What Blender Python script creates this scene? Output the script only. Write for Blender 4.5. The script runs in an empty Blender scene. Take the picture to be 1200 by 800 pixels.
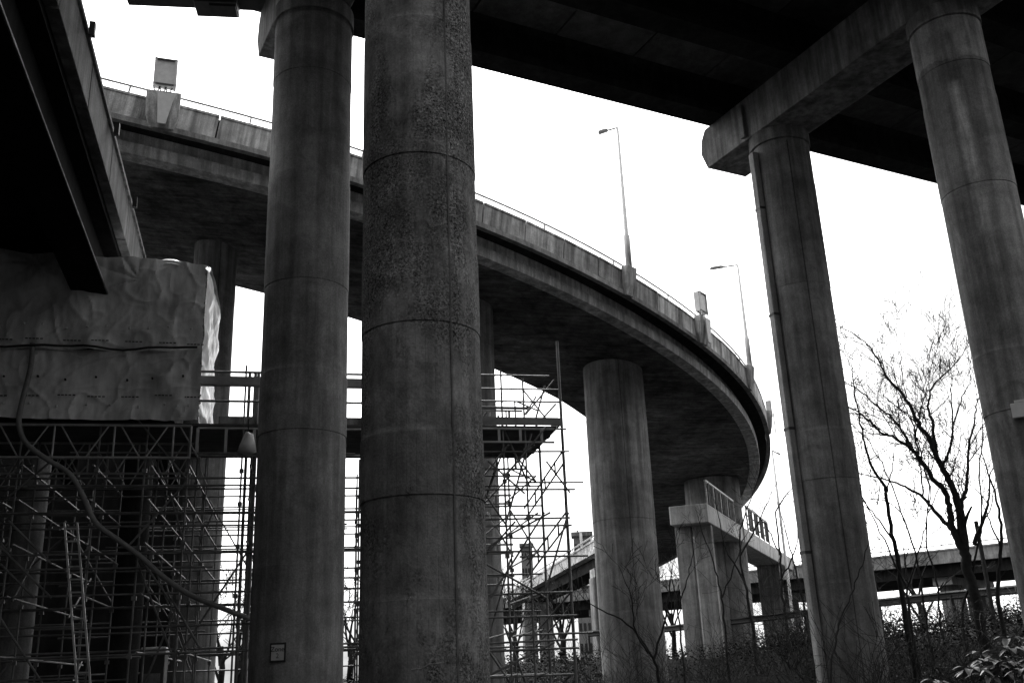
import bpy, math, random
import numpy as np
from mathutils import Vector as V, Matrix, noise
random.seed(7)
R = math.radians
sc = bpy.context.scene
COL = sc.collection

# ---------------------------------------------------------------- camera and layout maths
F = 1167.0
Zc = np.array([-143, 3450, -F]); Zc /= np.linalg.norm(Zc)
vv = np.array([0, 0, -1.0]); Yc = vv - (vv @ Zc) * Zc; Yc /= np.linalg.norm(Yc); Xc = np.cross(Yc, Zc)
MM = np.array([Xc, Yc, Zc]); CAM = np.array([0, 0, 1.6])
def ray(px, py): return MM @ np.array([px - 600, 400 - py, -F])
def H(px, py, z):
    r = ray(px, py); return V(CAM + r * (z - 1.6) / r[2])
def D(px, py, d):
    r = ray(px, py); return V(CAM + r * d / math.hypot(r[0], r[1]))
def P(p):
    c = MM.T @ (np.array(p) - CAM); return (600 - F * c[0] / c[2], 400 + F * c[1] / c[2])
def onplane(px, py, p0, n):
    r = V(ray(px, py)); c = V(CAM); t = (p0 - c).dot(n) / r.dot(n); return c + r * t

# ---------------------------------------------------------------- mesh builder
class MB:
    def __init__(s): s.v = []; s.f = []
    def add(s, vs, fs):
        o = len(s.v); s.v += [tuple(x) for x in vs]; s.f += [tuple(i + o for i in f) for f in fs]
    def frame_box(s, c, ax, ay, az, sx, sy, sz):
        c = V(c); P8 = []
        for k in (-1, 1):
            for j in (-1, 1):
                for i in (-1, 1): P8.append(c + ax * (i * sx / 2) + ay * (j * sy / 2) + az * (k * sz / 2))
        s.add(P8, [(0, 2, 3, 1), (4, 5, 7, 6), (0, 1, 5, 4), (2, 6, 7, 3), (0, 4, 6, 2), (1, 3, 7, 5)])
    def box(s, x0, x1, y0, y1, z0, z1):
        s.frame_box(((x0 + x1) / 2, (y0 + y1) / 2, (z0 + z1) / 2), V((1, 0, 0)), V((0, 1, 0)), V((0, 0, 1)), x1 - x0, y1 - y0, z1 - z0)
    def path(s, pts, rad, n=6, cap=True):
        pts = [V(p) for p in pts]
        if not hasattr(rad, '__len__'): rad = [rad] * len(pts)
        o = len(s.v); prev = None
        for i, p in enumerate(pts):
            d = (pts[min(i + 1, len(pts) - 1)] - pts[max(i - 1, 0)])
            d = d.normalized() if d.length > 1e-9 else V((0, 0, 1))
            a = prev if prev is not None else (V((0, 0, 1)) if abs(d.z) < .9 else V((1, 0, 0)))
            a = (a - d * a.dot(d)); a = a.normalized() if a.length > 1e-6 else d.orthogonal().normalized()
            prev = a; b = d.cross(a)
            for k in range(n):
                t = 2 * math.pi * k / n
                s.v.append(tuple(p + (a * math.cos(t) + b * math.sin(t)) * rad[i]))
        for i in range(len(pts) - 1):
            for k in range(n):
                s.f.append((o + i * n + k, o + i * n + (k + 1) % n, o + (i + 1) * n + (k + 1) % n, o + (i + 1) * n + k))
        if cap:
            s.f.append(tuple(o + k for k in reversed(range(n)))); e = o + (len(pts) - 1) * n
            s.f.append(tuple(e + k for k in range(n)))
    def tube(s, a, b, r, n=6): s.path([a, b], r, n)
    def lathe(s, prof, n=64):
        o = len(s.v)
        for r, z in prof:
            for k in range(n):
                t = 2 * math.pi * k / n; s.v.append((r * math.cos(t), r * math.sin(t), z))
        for i in range(len(prof) - 1):
            for k in range(n):
                s.f.append((o + i * n + k, o + i * n + (k + 1) % n, o + (i + 1) * n + (k + 1) % n, o + (i + 1) * n + k))
        s.f.append(tuple(o + k for k in reversed(range(n)))); e = o + (len(prof) - 1) * n
        s.f.append(tuple(e + k for k in range(n)))
    def prism(s, poly, c, ax, ay, an, th):
        """poly of (a,b) in plane ax,ay ; extruded th along an, centred"""
        n = len(poly); c = V(c)
        vs = [c + ax * a + ay * b - an * th / 2 for a, b in poly] + [c + ax * a + ay * b + an * th / 2 for a, b in poly]
        s.add(vs, [tuple(reversed(range(n))), tuple(range(n, 2 * n))] + [(i, (i + 1) % n, n + (i + 1) % n, n + i) for i in range(n)])
    def sweep(s, frames, prof, closed=True):
        pf = prof if callable(prof) else (lambda i: prof)
        prof = pf(0)
        """frames: list of (origin, outward, up)"""
        o = len(s.v); n = len(prof)
        for fi_, (c, ou, up) in enumerate(frames):
            for a, b in pf(fi_): s.v.append(tuple(c + ou * a + up * b))
        for i in range(len(frames) - 1):
            for k in range(n if closed else n - 1):
                s.f.append((o + i * n + k, o + i * n + (k + 1) % n, o + (i + 1) * n + (k + 1) % n, o + (i + 1) * n + k))
        if closed:
            s.f.append(tuple(o + k for k in reversed(range(n)))); e = o + (len(frames) - 1) * n
            s.f.append(tuple(e + k for k in range(n)))
    def build(s, name, mat, parent=None, loc=None, smooth=False, bevel=0):
        me = bpy.data.meshes.new(name); me.from_pydata(s.v, [], s.f); me.update()
        if loc is not None:
            me.transform(Matrix.Translation(-V(loc)))
        me.materials.append(mat)
        if smooth:
            me.polygons.foreach_set('use_smooth', [True] * len(me.polygons))
        ob = bpy.data.objects.new(name, me); COL.objects.link(ob)
        if parent is not None:
            ob.parent = parent
            if loc is not None: ob.location = V(loc)
        elif loc is not None: ob.location = V(loc)
        if bevel:
            m = ob.modifiers.new('bevel', 'BEVEL'); m.width = bevel; m.segments = 2; m.limit_method = 'ANGLE'; m.angle_limit = R(40)
        if smooth == 2:
            me.set_sharp_from_angle(angle=R(35))
        return ob

def tag(o, label=None, cat=None, group=None, kind=None):
    if label: o['label'] = label
    if cat: o['category'] = cat
    if group: o['group'] = group
    if kind: o['kind'] = kind
    return o
def empty(name, loc, label, cat, group=None):
    o = bpy.data.objects.new(name, None); COL.objects.link(o); o.location = V(loc); o.empty_display_size = .3
    return tag(o, label, cat, group)
def child(mb, name, mat, root, **k):
    """geometry given in world coordinates, root an unrotated empty: store local"""
    me_loc = root.location.copy()
    ob = mb.build(name, mat, None, **k)
    ob.data.transform(Matrix.Translation(-me_loc))
    ob.parent = root
    return ob

# ---------------------------------------------------------------- materials
def nt(name):
    m = bpy.data.materials.new(name); m.use_nodes = True
    n = m.node_tree.nodes; l = m.node_tree.links; b = n['Principled BSDF']
    return m, n, l, b
def mth(n, l, op, a, b, clamp=False):
    x = n.new('ShaderNodeMath'); x.operation = op; x.use_clamp = clamp
    for i, q in enumerate((a, b)):
        if q is None: continue
        if hasattr(q, 'is_output') or hasattr(q, 'links'): l.new(q, x.inputs[i])
        else: x.inputs[i].default_value = q
    return x.outputs[0]
def noise_tex(n, l, vec, scale, det=6, rough=.6, sc3=(1, 1, 1), dist=0):
    mp = n.new('ShaderNodeMapping'); mp.inputs['Scale'].default_value = sc3; l.new(vec, mp.inputs['Vector'])
    t = n.new('ShaderNodeTexNoise'); t.inputs['Scale'].default_value = scale; t.inputs['Detail'].default_value = det
    t.inputs['Roughness'].default_value = rough; t.inputs['Distortion'].default_value = dist
    l.new(mp.outputs[0], t.inputs['Vector']); return t.outputs['Fac']
def ramp(n, l, fac, a, b, lo=0., hi=1.):
    x = n.new('ShaderNodeMapRange'); x.inputs[1].default_value = a; x.inputs[2].default_value = b
    x.inputs[3].default_value = lo; x.inputs[4].default_value = hi; l.new(fac, x.inputs[0]); return x.outputs[0]
def grey(n, l, val):
    c = n.new('ShaderNodeCombineColor')
    for i in range(3): l.new(val, c.inputs[i])
    return c.outputs[0]
def concrete(name, base, var=.5, streak=.5, pits=0, boards=0, bump=.35, rnd=0, big=.35, rough=.85, wear=0):
    m, n, l, b = nt(name)
    tc = n.new('ShaderNodeTexCoord').outputs['Object']
    if rnd:
        oi = n.new('ShaderNodeObjectInfo'); ad = n.new('ShaderNodeVectorMath'); ad.operation = 'ADD'
        mu = n.new('ShaderNodeMath'); mu.operation = 'MULTIPLY'; mu.inputs[1].default_value = 57.
        l.new(oi.outputs['Random'], mu.inputs[0]); l.new(tc, ad.inputs[0]); l.new(mu.outputs[0], ad.inputs[1]); vec = ad.outputs[0]
    else: vec = tc
    large = noise_tex(n, l, vec, big, 5, .6)
    mid = noise_tex(n, l, vec, 2.3, 8, .65, dist=.4)
    st = noise_tex(n, l, vec, 5.0, 5, .6, (1, 1, .06))
    st2 = noise_tex(n, l, vec, 1.6, 4, .6, (1, 1, .12))
    fine = noise_tex(n, l, vec, 38., 4, .7)
    f = mth(n, l, 'MULTIPLY', ramp(n, l, large, .32, .68, 1 - .5 * var, 1 + .55 * var), ramp(n, l, mid, .32, .68, 1 - .45 * var, 1 + .5 * var))
    f = mth(n, l, 'MULTIPLY', f, ramp(n, l, st, .38, .62, 1 - .45 * streak, 1 + .4 * streak))
    f = mth(n, l, 'MULTIPLY', f, ramp(n, l, st2, .4, .7, 1 + .1 * streak, 1 - .5 * streak))
    f = mth(n, l, 'MULTIPLY', f, ramp(n, l, fine, .3, .7, .74, 1.26))
    grain = noise_tex(n, l, vec, 11., 6, .8, (1, 1, .6)); f = mth(n, l, 'MULTIPLY', f, ramp(n, l, grain, .3, .7, 1 - .3 * var, 1 + .3 * var))
    band = noise_tex(n, l, vec, .9, 3, .5, (.12, .12, 1)); f = mth(n, l, 'MULTIPLY', f, ramp(n, l, band, .35, .65, .85, 1.15))
    hgt = mth(n, l, 'ADD', mth(n, l, 'MULTIPLY', mid, .6), mth(n, l, 'MULTIPLY', fine, .25))
    if pits:
        # surface broken by small blow holes and lime specks, in patches
        patch = ramp(n, l, noise_tex(n, l, vec, .7, 6, .7, (1, 1, .4)), .45, .58)
        vo = n.new('ShaderNodeTexVoronoi'); vo.inputs['Scale'].default_value = 55; vo.inputs['Randomness'].default_value = 1; l.new(vec, vo.inputs['Vector'])
        big_n = noise_tex(n, l, vec, 36, 6, .85)
        hole = ramp(n, l, big_n, .42, .50, 1., 0.)
        speck = ramp(n, l, big_n, .56, .62, 0., 1.)
        spot = ramp(n, l, vo.outputs['Distance'], .1, .3, 1., 0.)
        dk = mth(n, l, 'MULTIPLY', mth(n, l, 'MULTIPLY', mth(n, l, 'MAXIMUM', hole, mth(n, l, 'MULTIPLY', spot, .5)), patch), .8 * pits)
        lt = mth(n, l, 'MULTIPLY', mth(n, l, 'MULTIPLY', speck, patch), 1.0 * pits)
        f = mth(n, l, 'MULTIPLY', f, mth(n, l, 'ADD', mth(n, l, 'SUBTRACT', 1., dk), lt))
        hgt = mth(n, l, 'SUBTRACT', hgt, mth(n, l, 'MULTIPLY', dk, 1.2))
    if boards:
        sep = n.new('ShaderNodeSeparateXYZ'); l.new(tc, sep.inputs[0])
        an = mth(n, l, 'ARCTAN2', sep.outputs[1], sep.outputs[0])
        w = mth(n, l, 'FRACT', mth(n, l, 'MULTIPLY', an, boards / 6.28318), None)
        ln = ramp(n, l, w, 0., .06, .0, 1.)
        f = mth(n, l, 'MULTIPLY', f, mth(n, l, 'ADD', mth(n, l, 'MULTIPLY', ln, .1), .92))
        hgt = mth(n, l, 'ADD', hgt, mth(n, l, 'MULTIPLY', ln, .12))
    if wear:
        wn = ramp(n, l, noise_tex(n, l, vec, 1.1, 8, .75, (1, 1, .3), dist=.8), .57, .66, 0., wear)
        f = mth(n, l, 'ADD', f, wn)
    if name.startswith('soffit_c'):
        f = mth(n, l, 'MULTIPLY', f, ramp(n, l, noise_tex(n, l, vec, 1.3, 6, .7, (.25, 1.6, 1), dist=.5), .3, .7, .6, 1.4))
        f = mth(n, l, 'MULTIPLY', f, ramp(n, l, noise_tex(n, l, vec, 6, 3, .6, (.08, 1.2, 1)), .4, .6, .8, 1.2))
    if rnd:
        f = mth(n, l, 'MULTIPLY', f, ramp(n, l, oi.outputs['Random'], 0, 1, 1 - rnd, 1 + rnd))
    b.inputs['Specular IOR Level'].default_value = .2 if base > .15 else .05
    v = mth(n, l, 'MULTIPLY', f, base, True)
    l.new(grey(n, l, v), b.inputs['Base Color'])
    b.inputs['Roughness'].default_value = rough
    bp = n.new('ShaderNodeBump'); bp.inputs['Strength'].default_value = bump; bp.inputs['Distance'].default_value = .03
    l.new(hgt, bp.inputs['Height']); l.new(bp.outputs[0], b.inputs['Normal'])
    return m
def plain(name, base, rough=.6, metal=0, var=.25, scale=6, bump=.1, trans=0):
    m, n, l, b = nt(name)
    tc = n.new('ShaderNodeTexCoord').outputs['Object']
    f = ramp(n, l, noise_tex(n, l, tc, scale, 5, .6), .3, .7, base * (1 - var), base * (1 + var))
    l.new(grey(n, l, f), b.inputs['Base Color']); b.inputs['Roughness'].default_value = rough; b.inputs['Metallic'].default_value = metal
    if bump:
        bp = n.new('ShaderNodeBump'); bp.inputs['Strength'].default_value = bump; bp.inputs['Distance'].default_value = .02
        l.new(noise_tex(n, l, tc, scale * 5, 4, .6), bp.inputs['Height']); l.new(bp.outputs[0], b.inputs['Normal'])
    if trans: b.inputs['Transmission Weight'].default_value = trans
    return m

M = {}
M['colA'] = concrete('column_concrete', .27, .55, .6, pits=.25, boards=44, wear=.25)
M['colB'] = concrete('pitted_concrete', .19, .8, .5, pits=1.7, boards=40, bump=.7, wear=.35)
M['colE'] = concrete('smooth_column_concrete', .26, .55, .7, boards=48, wear=.25)
M['colF'] = concrete('stained_column_concrete', .235, .55, .7, boards=48, wear=.45)
M['colC'] = concrete('far_column_concrete', .26, .5, .7, boards=36, wear=.3)
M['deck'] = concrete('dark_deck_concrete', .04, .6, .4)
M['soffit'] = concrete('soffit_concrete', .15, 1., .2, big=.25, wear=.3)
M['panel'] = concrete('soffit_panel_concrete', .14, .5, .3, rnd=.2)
M['cap'] = concrete('crossbeam_concrete', .24, .5, .8, wear=.2)
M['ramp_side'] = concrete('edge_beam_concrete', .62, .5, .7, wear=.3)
M['parapet'] = concrete('parapet_concrete', .5, .5, 1., rnd=.25)
M['pale'] = concrete('pale_concrete', .68, .35, .4)
M['far'] = concrete('weathered_far_concrete', .3, .5, .6)
M['wall'] = concrete('dark_wall_concrete', .012, .6, .6)  # near-black base colour for the wall behind the scaffold
M['steel'] = plain('galvanised_steel', .5, .5, .4, .3, 4)
M['dark_steel'] = plain('dark_painted_steel', .07, .5, .3, .3, 4)
M['tube'] = plain('weathered_scaffold_tube', .2, .5, .45, .5, 3)  # grey base lifted to imitate sky glow around the thin tubes
M['board'] = plain('scaffold_board_timber', .34, .8, 0, .35, 3)
M['dark_board'] = plain('dark_board_timber', .10, .9, 0, .35, 3)  # darker timber for the platform deck boards
m, n, l, b = nt('plastic_sheeting'); tc = n.new('ShaderNodeTexCoord').outputs['Object']
w1 = n.new('ShaderNodeTexNoise'); w1.inputs['Scale'].default_value = .9; w1.inputs['Detail'].default_value = 3; l.new(tc, w1.inputs['Vector'])
wv_ = n.new('ShaderNodeMixRGB'); wv_.blend_type = 'ADD'; wv_.inputs[0].default_value = .9; l.new(tc, wv_.inputs[1]); l.new(w1.outputs['Color'], wv_.inputs[2])
vo_ = n.new('ShaderNodeTexVoronoi'); vo_.feature = 'DISTANCE_TO_EDGE'; vo_.inputs['Scale'].default_value = .8; l.new(wv_.outputs[0], vo_.inputs['Vector'])
crease = ramp(n, l, vo_.outputs['Distance'], 0, .5, 1., 0.)
vo2 = n.new('ShaderNodeTexVoronoi'); vo2.feature = 'DISTANCE_TO_EDGE'; vo2.inputs['Scale'].default_value = 2.1; l.new(wv_.outputs[0], vo2.inputs['Vector'])
cr2 = ramp(n, l, vo2.outputs['Distance'], 0, .25, .25, 0.)
vs2 = noise_tex(n, l, tc, 4., 4, .5, (1, 1, .15))
hh_ = mth(n, l, 'ADD', mth(n, l, 'ADD', crease, cr2), mth(n, l, 'MULTIPLY', vs2, .9))
bp = n.new('ShaderNodeBump'); bp.inputs['Strength'].default_value = .35; bp.inputs['Distance'].default_value = .05; l.new(hh_, bp.inputs['Height']); l.new(bp.outputs[0], b.inputs['Normal'])
f = mth(n, l, 'MULTIPLY', ramp(n, l, noise_tex(n, l, tc, 1.2, 7, .7), .3, .7, .7, 1.0), ramp(n, l, noise_tex(n, l, tc, 5, 5, .6, (1, 1, .2)), .35, .65, .75, 1.1))
l.new(grey(n, l, f), b.inputs['Base Color']); b.inputs['Roughness'].default_value = .38; M['sheet'] = m
M['strap'] = plain('black_webbing', .03, .8, 0, .2)
M['white'] = plain('white_painted_metal', .72, .5, 0, .1)
M['lightgrey'] = plain('light_grey_metal', .75, .5, .1, .15)
M['ink'] = plain('black_ink', .025, .7, 0, .1, 5, 0)
M['signface'] = plain('sign_plate', .55, .6, 0, .12, 9, 0)
M['bark'] = plain('dark_bark', .025, .95, 0, .4, 12, .4)
M['bark2'] = plain('grey_bark', .07, .95, 0, .4, 12, .4)
M['hose'] = plain('rubber_hose', .24, .45, 0, .2)
M['brick'] = plain('tower_block_render', .3, .9, 0, .2)
M['glass'] = plain('dark_window_glass', .05, .1, 0, .1, 3, 0)
def leafmat(name, lo, hi, rough):
    m, n, l, b = nt(name)
    g = n.new('ShaderNodeNewGeometry')
    tc = n.new('ShaderNodeTexCoord').outputs['Object']
    f = ramp(n, l, noise_tex(n, l, tc, 3.0, 6, .8), .35, .65, lo, hi)
    r = ramp(n, l, g.outputs['Random Per Island'], 0, 1, .55, 1.5)
    b.inputs['Specular IOR Level'].default_value = .5 if rough < .4 else .08
    l.new(grey(n, l, mth(n, l, 'MULTIPLY', f, r)), b.inputs['Base Color']); b.inputs['Roughness'].default_value = rough
    return m
M['litter'] = leafmat('ivy_and_litter', .003, .022, .6)
M['gloss_leaf'] = leafmat('glossy_leaf', .09, .15, .33)
m, n, l, b = nt('bank_soil'); tc = n.new('ShaderNodeTexCoord').outputs['Object']
f = ramp(n, l, noise_tex(n, l, tc, 1.2, 9, .75), .3, .7, .008, .03); l.new(grey(n, l, f), b.inputs['Base Color']); b.inputs['Roughness'].default_value = .95; b.inputs['Specular IOR Level'].default_value = .05
bp = n.new('ShaderNodeBump'); bp.inputs['Distance'].default_value = .15; l.new(noise_tex(n, l, tc, 4, 8, .7), bp.inputs['Height']); l.new(bp.outputs[0], b.inputs['Normal'])
M['soil'] = m

# ---------------------------------------------------------------- ground
def sstep(a, b, x):
    t = min(1, max(0, (x - a) / (b - a))); return t * t * (3 - 2 * t)
def gz(x, y):
    if y < 4: 
        base = 0
        d = math.hypot(x, y)
    d = math.hypot(x, y); az = x / max(y, .1) if y > 0 else 9
    if y <= 1: return .06 * noise.noise(V((x * .3, y * .3, 0)))
    cd = 46 - 18 * sstep(.16, .30, az) + 0 * az
    zc = 2.15 + .05 * sstep(.1, .35, az) + .35 * sstep(.35, .55, az)
    zc += -.9 * sstep(0, -.35, az)
    zc *= 1.0
    lowD = cd - 17 + 8 * sstep(.12, .24, az)
    z = zc * sstep(lowD, cd, d)
    z *= 1 - sstep(75, 100, d)
    z += .22 * noise.noise(V((x * .22, y * .22, 3))) * sstep(8, 20, d) * (1 - sstep(80, 100, d)) + .05 * noise.noise(V((x * .9, y * .9, 1)))
    return z
def gridcoords():
    a = [-1500, -600, -300, -160, -110] + [i * 2.5 for i in range(-32, 33)] + [110, 160, 300, 600, 1500]
    b = [-1500, -400, -120, -50, -20, -8] + [i * 1.0 for i in range(-4, 104)] + [112, 130, 170, 300, 700, 2500]
    return a, b
gx, gy = gridcoords(); mb = MB()
vs = [(x, y, gz(x, y) if abs(x) < 105 and -5 < y < 105 else 0) for y in gy for x in gx]
fs = [(j * len(gx) + i, j * len(gx) + i + 1, (j + 1) * len(gx) + i + 1, (j + 1) * len(gx) + i) for j in range(len(gy) - 1) for i in range(len(gx) - 1)]
mb.add(vs, fs); g = mb.build('ground', M['soil'], smooth=True); tag(g, kind='structure')

# ---------------------------------------------------------------- columns of the upper viaduct
CA, CD = V((.459, -.888, 0)).normalized(), V((.888, .459, 0)).normalized()      # along crossbeam, along deck
UP = V((0, 0, 1))
O1 = V((5.85, 23.55, 0)); SP = 11.75
O0 = O1 - CD * SP + CA * .3
def col_profile(r, z0, z1, rings, collar=True):
    pr = [(r, z0)]
    for k, z in enumerate(sorted(rings)):
        dr = .004 * ((k % 2) * 2 - 1)
        if z0 + .1 < z < z1 - .4: g_ = (.003, .008, .002, .006)[k % 4]; pr += [(pr[-1][0], z - .08), (pr[-1][0], z - .011), (r - g_, z - .008), (r - g_, z + .006), (r + dr, z + .009), (r + dr, z + .08)]
    if collar: pr += [(pr[-1][0], z1 - .44), (pr[-1][0], z1 - .36), (r - .03, z1 - .355), (r - .03, z1 - .33), (r + .03, z1 - .325), (r + .03, z1 - .25), (r + .03, z1)]
    else: pr += [(pr[-1][0], z1)]
    # split long spans so the surface is well formed
    return pr
def column(name, base, r, z1, ringpx, px, mat, label, cat, group=None, collar=True, seam=None, z0=-.3):
    root = empty(name, (base.x, base.y, z0), label, cat, group)
    d = math.hypot(base.x, base.y) - r
    rings = [D(px, y, d).z - z0 for y in ringpx]
    m_ = MB(); m_.lathe(col_profile(r, 0, z1 - z0, rings, collar), 72)
    me = m_.build('shaft', mat, root, smooth=2)
    if seam is not None:
        s = MB(); a = math.atan2(-base.y, -base.x) + seam
        q = V((math.cos(a), math.sin(a), 0)); t = V((-q.y, q.x, 0))
        s.frame_box(q * (r + .001) + UP * (z1 - z0 - .4) / 2, t, q, UP, .022, .012, z1 - z0 - .42)
        s.build('joint_seam', M['dark_seam'], root)
    return root
M['web'] = concrete('shade_dark_girder', .018, .4, .4)  # near-black colour puts the recess shade into the girder webs
M['far_pipe'] = concrete('pipe_casing', .46, .3, .6)
M['rail_dark'] = plain('dark_rail_steel', .03, .7, 0, .3)  # near-black steel for the guard rail
M['dark_seam'] = concrete('seam_mortar', .11, .5, .5)
pA = O0 + CA * 1.75 + CD * .06; pB = O0 + CA * 7.05 + CD * .10; pE = O1 + CA * 1.9 + CD * .10; pF = O1 + CA * 7.0
colG = 'round concrete columns carrying the upper viaduct'
rA = .73
cA = column('concrete_column', pA, rA, 14, [12, 78, 196, 325, 429, 502, 659], 360, M['colA'], 'tall round concrete column with small framed notice low down, just left of the widest column', 'column', colG)
cB = column('concrete_column', pB, rA, 14, [17, 178, 282, 375, 502, 579, 700], 493, M['colB'], 'widest and nearest round concrete column, pitted and mottled, in the centre', 'column', colG, seam=.50)
cE = column('concrete_column', pE, .70, 14, [204, 330, 504, 562, 684], 940, M['colE'], 'slender round concrete column with a square drainpipe running down its left side', 'column', colG, seam=.28)
def stain(mat, zlo, zhi, a0, zs0, zs1):
    n = mat.node_tree.nodes; l = mat.node_tree.links; b = n['Principled BSDF']; src = b.inputs['Base Color'].links[0].from_socket
    tc = n.new('ShaderNodeTexCoord').outputs['Object']; sp = n.new('ShaderNodeSeparateXYZ'); l.new(tc, sp.inputs[0])
    wob = mth(n, l, 'MULTIPLY', mth(n, l, 'SUBTRACT', noise_tex(n, l, tc, 3, 4, .6), .5), .35)
    z = mth(n, l, 'ADD', sp.outputs[2], wob)
    band = mth(n, l, 'MULTIPLY', ramp(n, l, z, zlo, zlo + .03), ramp(n, l, z, zhi, zhi + .05, 1., 0.))
    an = mth(n, l, 'SUBTRACT', mth(n, l, 'ARCTAN2', sp.outputs[1], sp.outputs[0]), a0)
    an = mth(n, l, 'ABSOLUTE', mth(n, l, 'ADD', an, mth(n, l, 'MULTIPLY', wob, .35)), None)
    stz = mth(n, l, 'MULTIPLY', ramp(n, l, sp.outputs[2], zs0, zs0 + 3.5), ramp(n, l, sp.outputs[2], zs1, zs1 + .1, 1., 0.))
    st = mth(n, l, 'MULTIPLY', ramp(n, l, an, .03, .24, 1., 0.), stz)
    st = mth(n, l, 'MULTIPLY', st, ramp(n, l, noise_tex(n, l, tc, 6, 5, .7, (1, 1, .15)), .3, .55))
    f = mth(n, l, 'ADD', mth(n, l, 'MULTIPLY', band, .55), mth(n, l, 'MULTIPLY', st, 2.0)); f = mth(n, l, 'ADD', f, 1.)
    vm = n.new('ShaderNodeVectorMath'); vm.operation = 'SCALE'; l.new(src, vm.inputs[0]); l.new(f, vm.inputs['Scale']); l.new(vm.outputs[0], b.inputs['Base Color'])
dF = math.hypot(pF.x, pF.y) - .67
stain(M['colF'], D(1101, 72, dF).z + .3, D(1095, 22, dF).z + .3, math.atan2(-pF.y, -pF.x) + .02, D(1140, 330, dF).z, D(1110, 100, dF).z + .3)
cF = column('concrete_column', pF, .67, 14, [68, 102, 217, 415, 486, 620], 1130, M['colF'], 'streaked round concrete column leaning out of the right edge with pale stain below its collar', 'column', colG)
# repair band on the right column
# drainpipe on the slender column
a = math.atan2(-pE.y, -pE.x) - .95
q = V((math.cos(a), math.sin(a), 0)); t = V((-q.y, q.x, 0)); mb = MB()
mb.frame_box(q * (.70 + .075) + UP * 7.05, t, q, UP, .2, .15, 13.5)
pipe = mb.build('drainpipe', M['far_pipe'], cE, bevel=.02)
mb = MB()
for z in (1.5, 4.2, 6.9, 9.6, 12.3): mb.frame_box(q * (.70 + .06) + UP * z, t, q, UP, .22, .19, .06)
mb.build('pipe_bracket', M['dark_steel'], cE)

# crossbeams
def crossbeam(o, label, t0=0, t1=9.3, zb=14, zt=15.12, w=1.26):
    mb = MB(); c = o + UP * zb; h = zt - zb
    prof = [(t0, 0), (t1, 0), (t1 + .2, .45), (t1 + .2, .85), (t1 + .05, h), (t0 + .04, h), (t0 - .13, h - .24), (t0 - .2, .5)]
    root = empty('crossbeam', c, label, 'crossbeam', 'crossbeams of the upper viaduct')
    mb.prism(prof, c, CA, UP, CD, w)
    child(mb, 'beam', M['cap'], root, bevel=.02)
    return root
x1 = crossbeam(O1, 'concrete crossbeam with chamfered end on the two right-hand columns')
x0 = crossbeam(O0, 'concrete crossbeam end showing beside the top of the left tall column')
mb = MB(); n0 = O1 + CA * 1.55 - CD * .66 + UP * 14.5
mb.frame_box(n0 - CD * .03, CA, CD, UP, .16, .08, .9); child(mb, 'drainpipe', M['pale'] if 0 else M['cap'], x1, bevel=.01)

# upper deck
def S(s, t, z): return O1 + CD * s + CA * t + UP * z
dk = empty('viaduct_deck', S(0, 5, 15.1), 'dark viaduct deck overhead with long beams and slab panels between them', 'viaduct deck')
s0, s1 = -34, 30
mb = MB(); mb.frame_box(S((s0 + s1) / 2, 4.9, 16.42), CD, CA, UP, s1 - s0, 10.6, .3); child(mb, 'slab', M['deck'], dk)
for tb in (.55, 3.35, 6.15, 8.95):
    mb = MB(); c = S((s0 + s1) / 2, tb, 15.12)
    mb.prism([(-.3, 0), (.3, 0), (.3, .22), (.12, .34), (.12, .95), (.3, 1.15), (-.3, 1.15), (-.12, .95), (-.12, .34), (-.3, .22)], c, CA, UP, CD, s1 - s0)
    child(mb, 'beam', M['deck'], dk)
pm = None
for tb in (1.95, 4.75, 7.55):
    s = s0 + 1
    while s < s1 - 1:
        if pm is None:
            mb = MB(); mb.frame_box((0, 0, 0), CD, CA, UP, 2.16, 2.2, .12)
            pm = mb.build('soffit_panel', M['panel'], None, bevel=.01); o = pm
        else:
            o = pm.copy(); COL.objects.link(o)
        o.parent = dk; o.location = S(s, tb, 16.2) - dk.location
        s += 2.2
for tb, nm in ((-.42, 'parapet'), (10.22, 'parapet')):
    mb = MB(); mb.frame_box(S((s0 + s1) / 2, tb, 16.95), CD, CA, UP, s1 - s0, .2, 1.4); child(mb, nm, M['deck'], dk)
# boxed service duct slung from the edge of the deck
c0 = H(245, 4, 15.0)
rt = empty('service_duct', c0, 'dark stepped service duct hanging below the deck edge at the top left', 'service duct')
def pt(px, py, dz=0): return H(px, py, 15.0)
u_ = (H(316, 6, 15) - H(180, 0, 15)).normalized()
mb = MB(); p_ = H(286, 3, 15.05); mb.frame_box(H(248, -4, 15.2), u_, V((-u_.y, u_.x, 0)), UP, 3.4, .5, .26); child(mb, 'casing', M['dark_steel'], rt, bevel=.02)
mb = MB(); mb.frame_box(H(254, 8, 14.92) + UP * .06, u_, V((-u_.y, u_.x, 0)), UP, .85, .5, .28); child(mb, 'junction_box', M['dark_steel'], rt, bevel=.02)
mb = MB(); mb.frame_box(H(262, 11, 14.85) + UP * .02, u_, V((-u_.y, u_.x, 0)), UP, .52, .36, .16); child(mb, 'lamp_tray', M['dark_steel'], rt)
mb = MB()
for k in (-1.4, 0, 1.4): mb.frame_box(H(248, -4, 15.2) + u_ * k + UP * .45, u_, V((-u_.y, u_.x, 0)), UP, .08, .08, .9)
child(mb, 'hanger', M['dark_steel'], rt)

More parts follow.
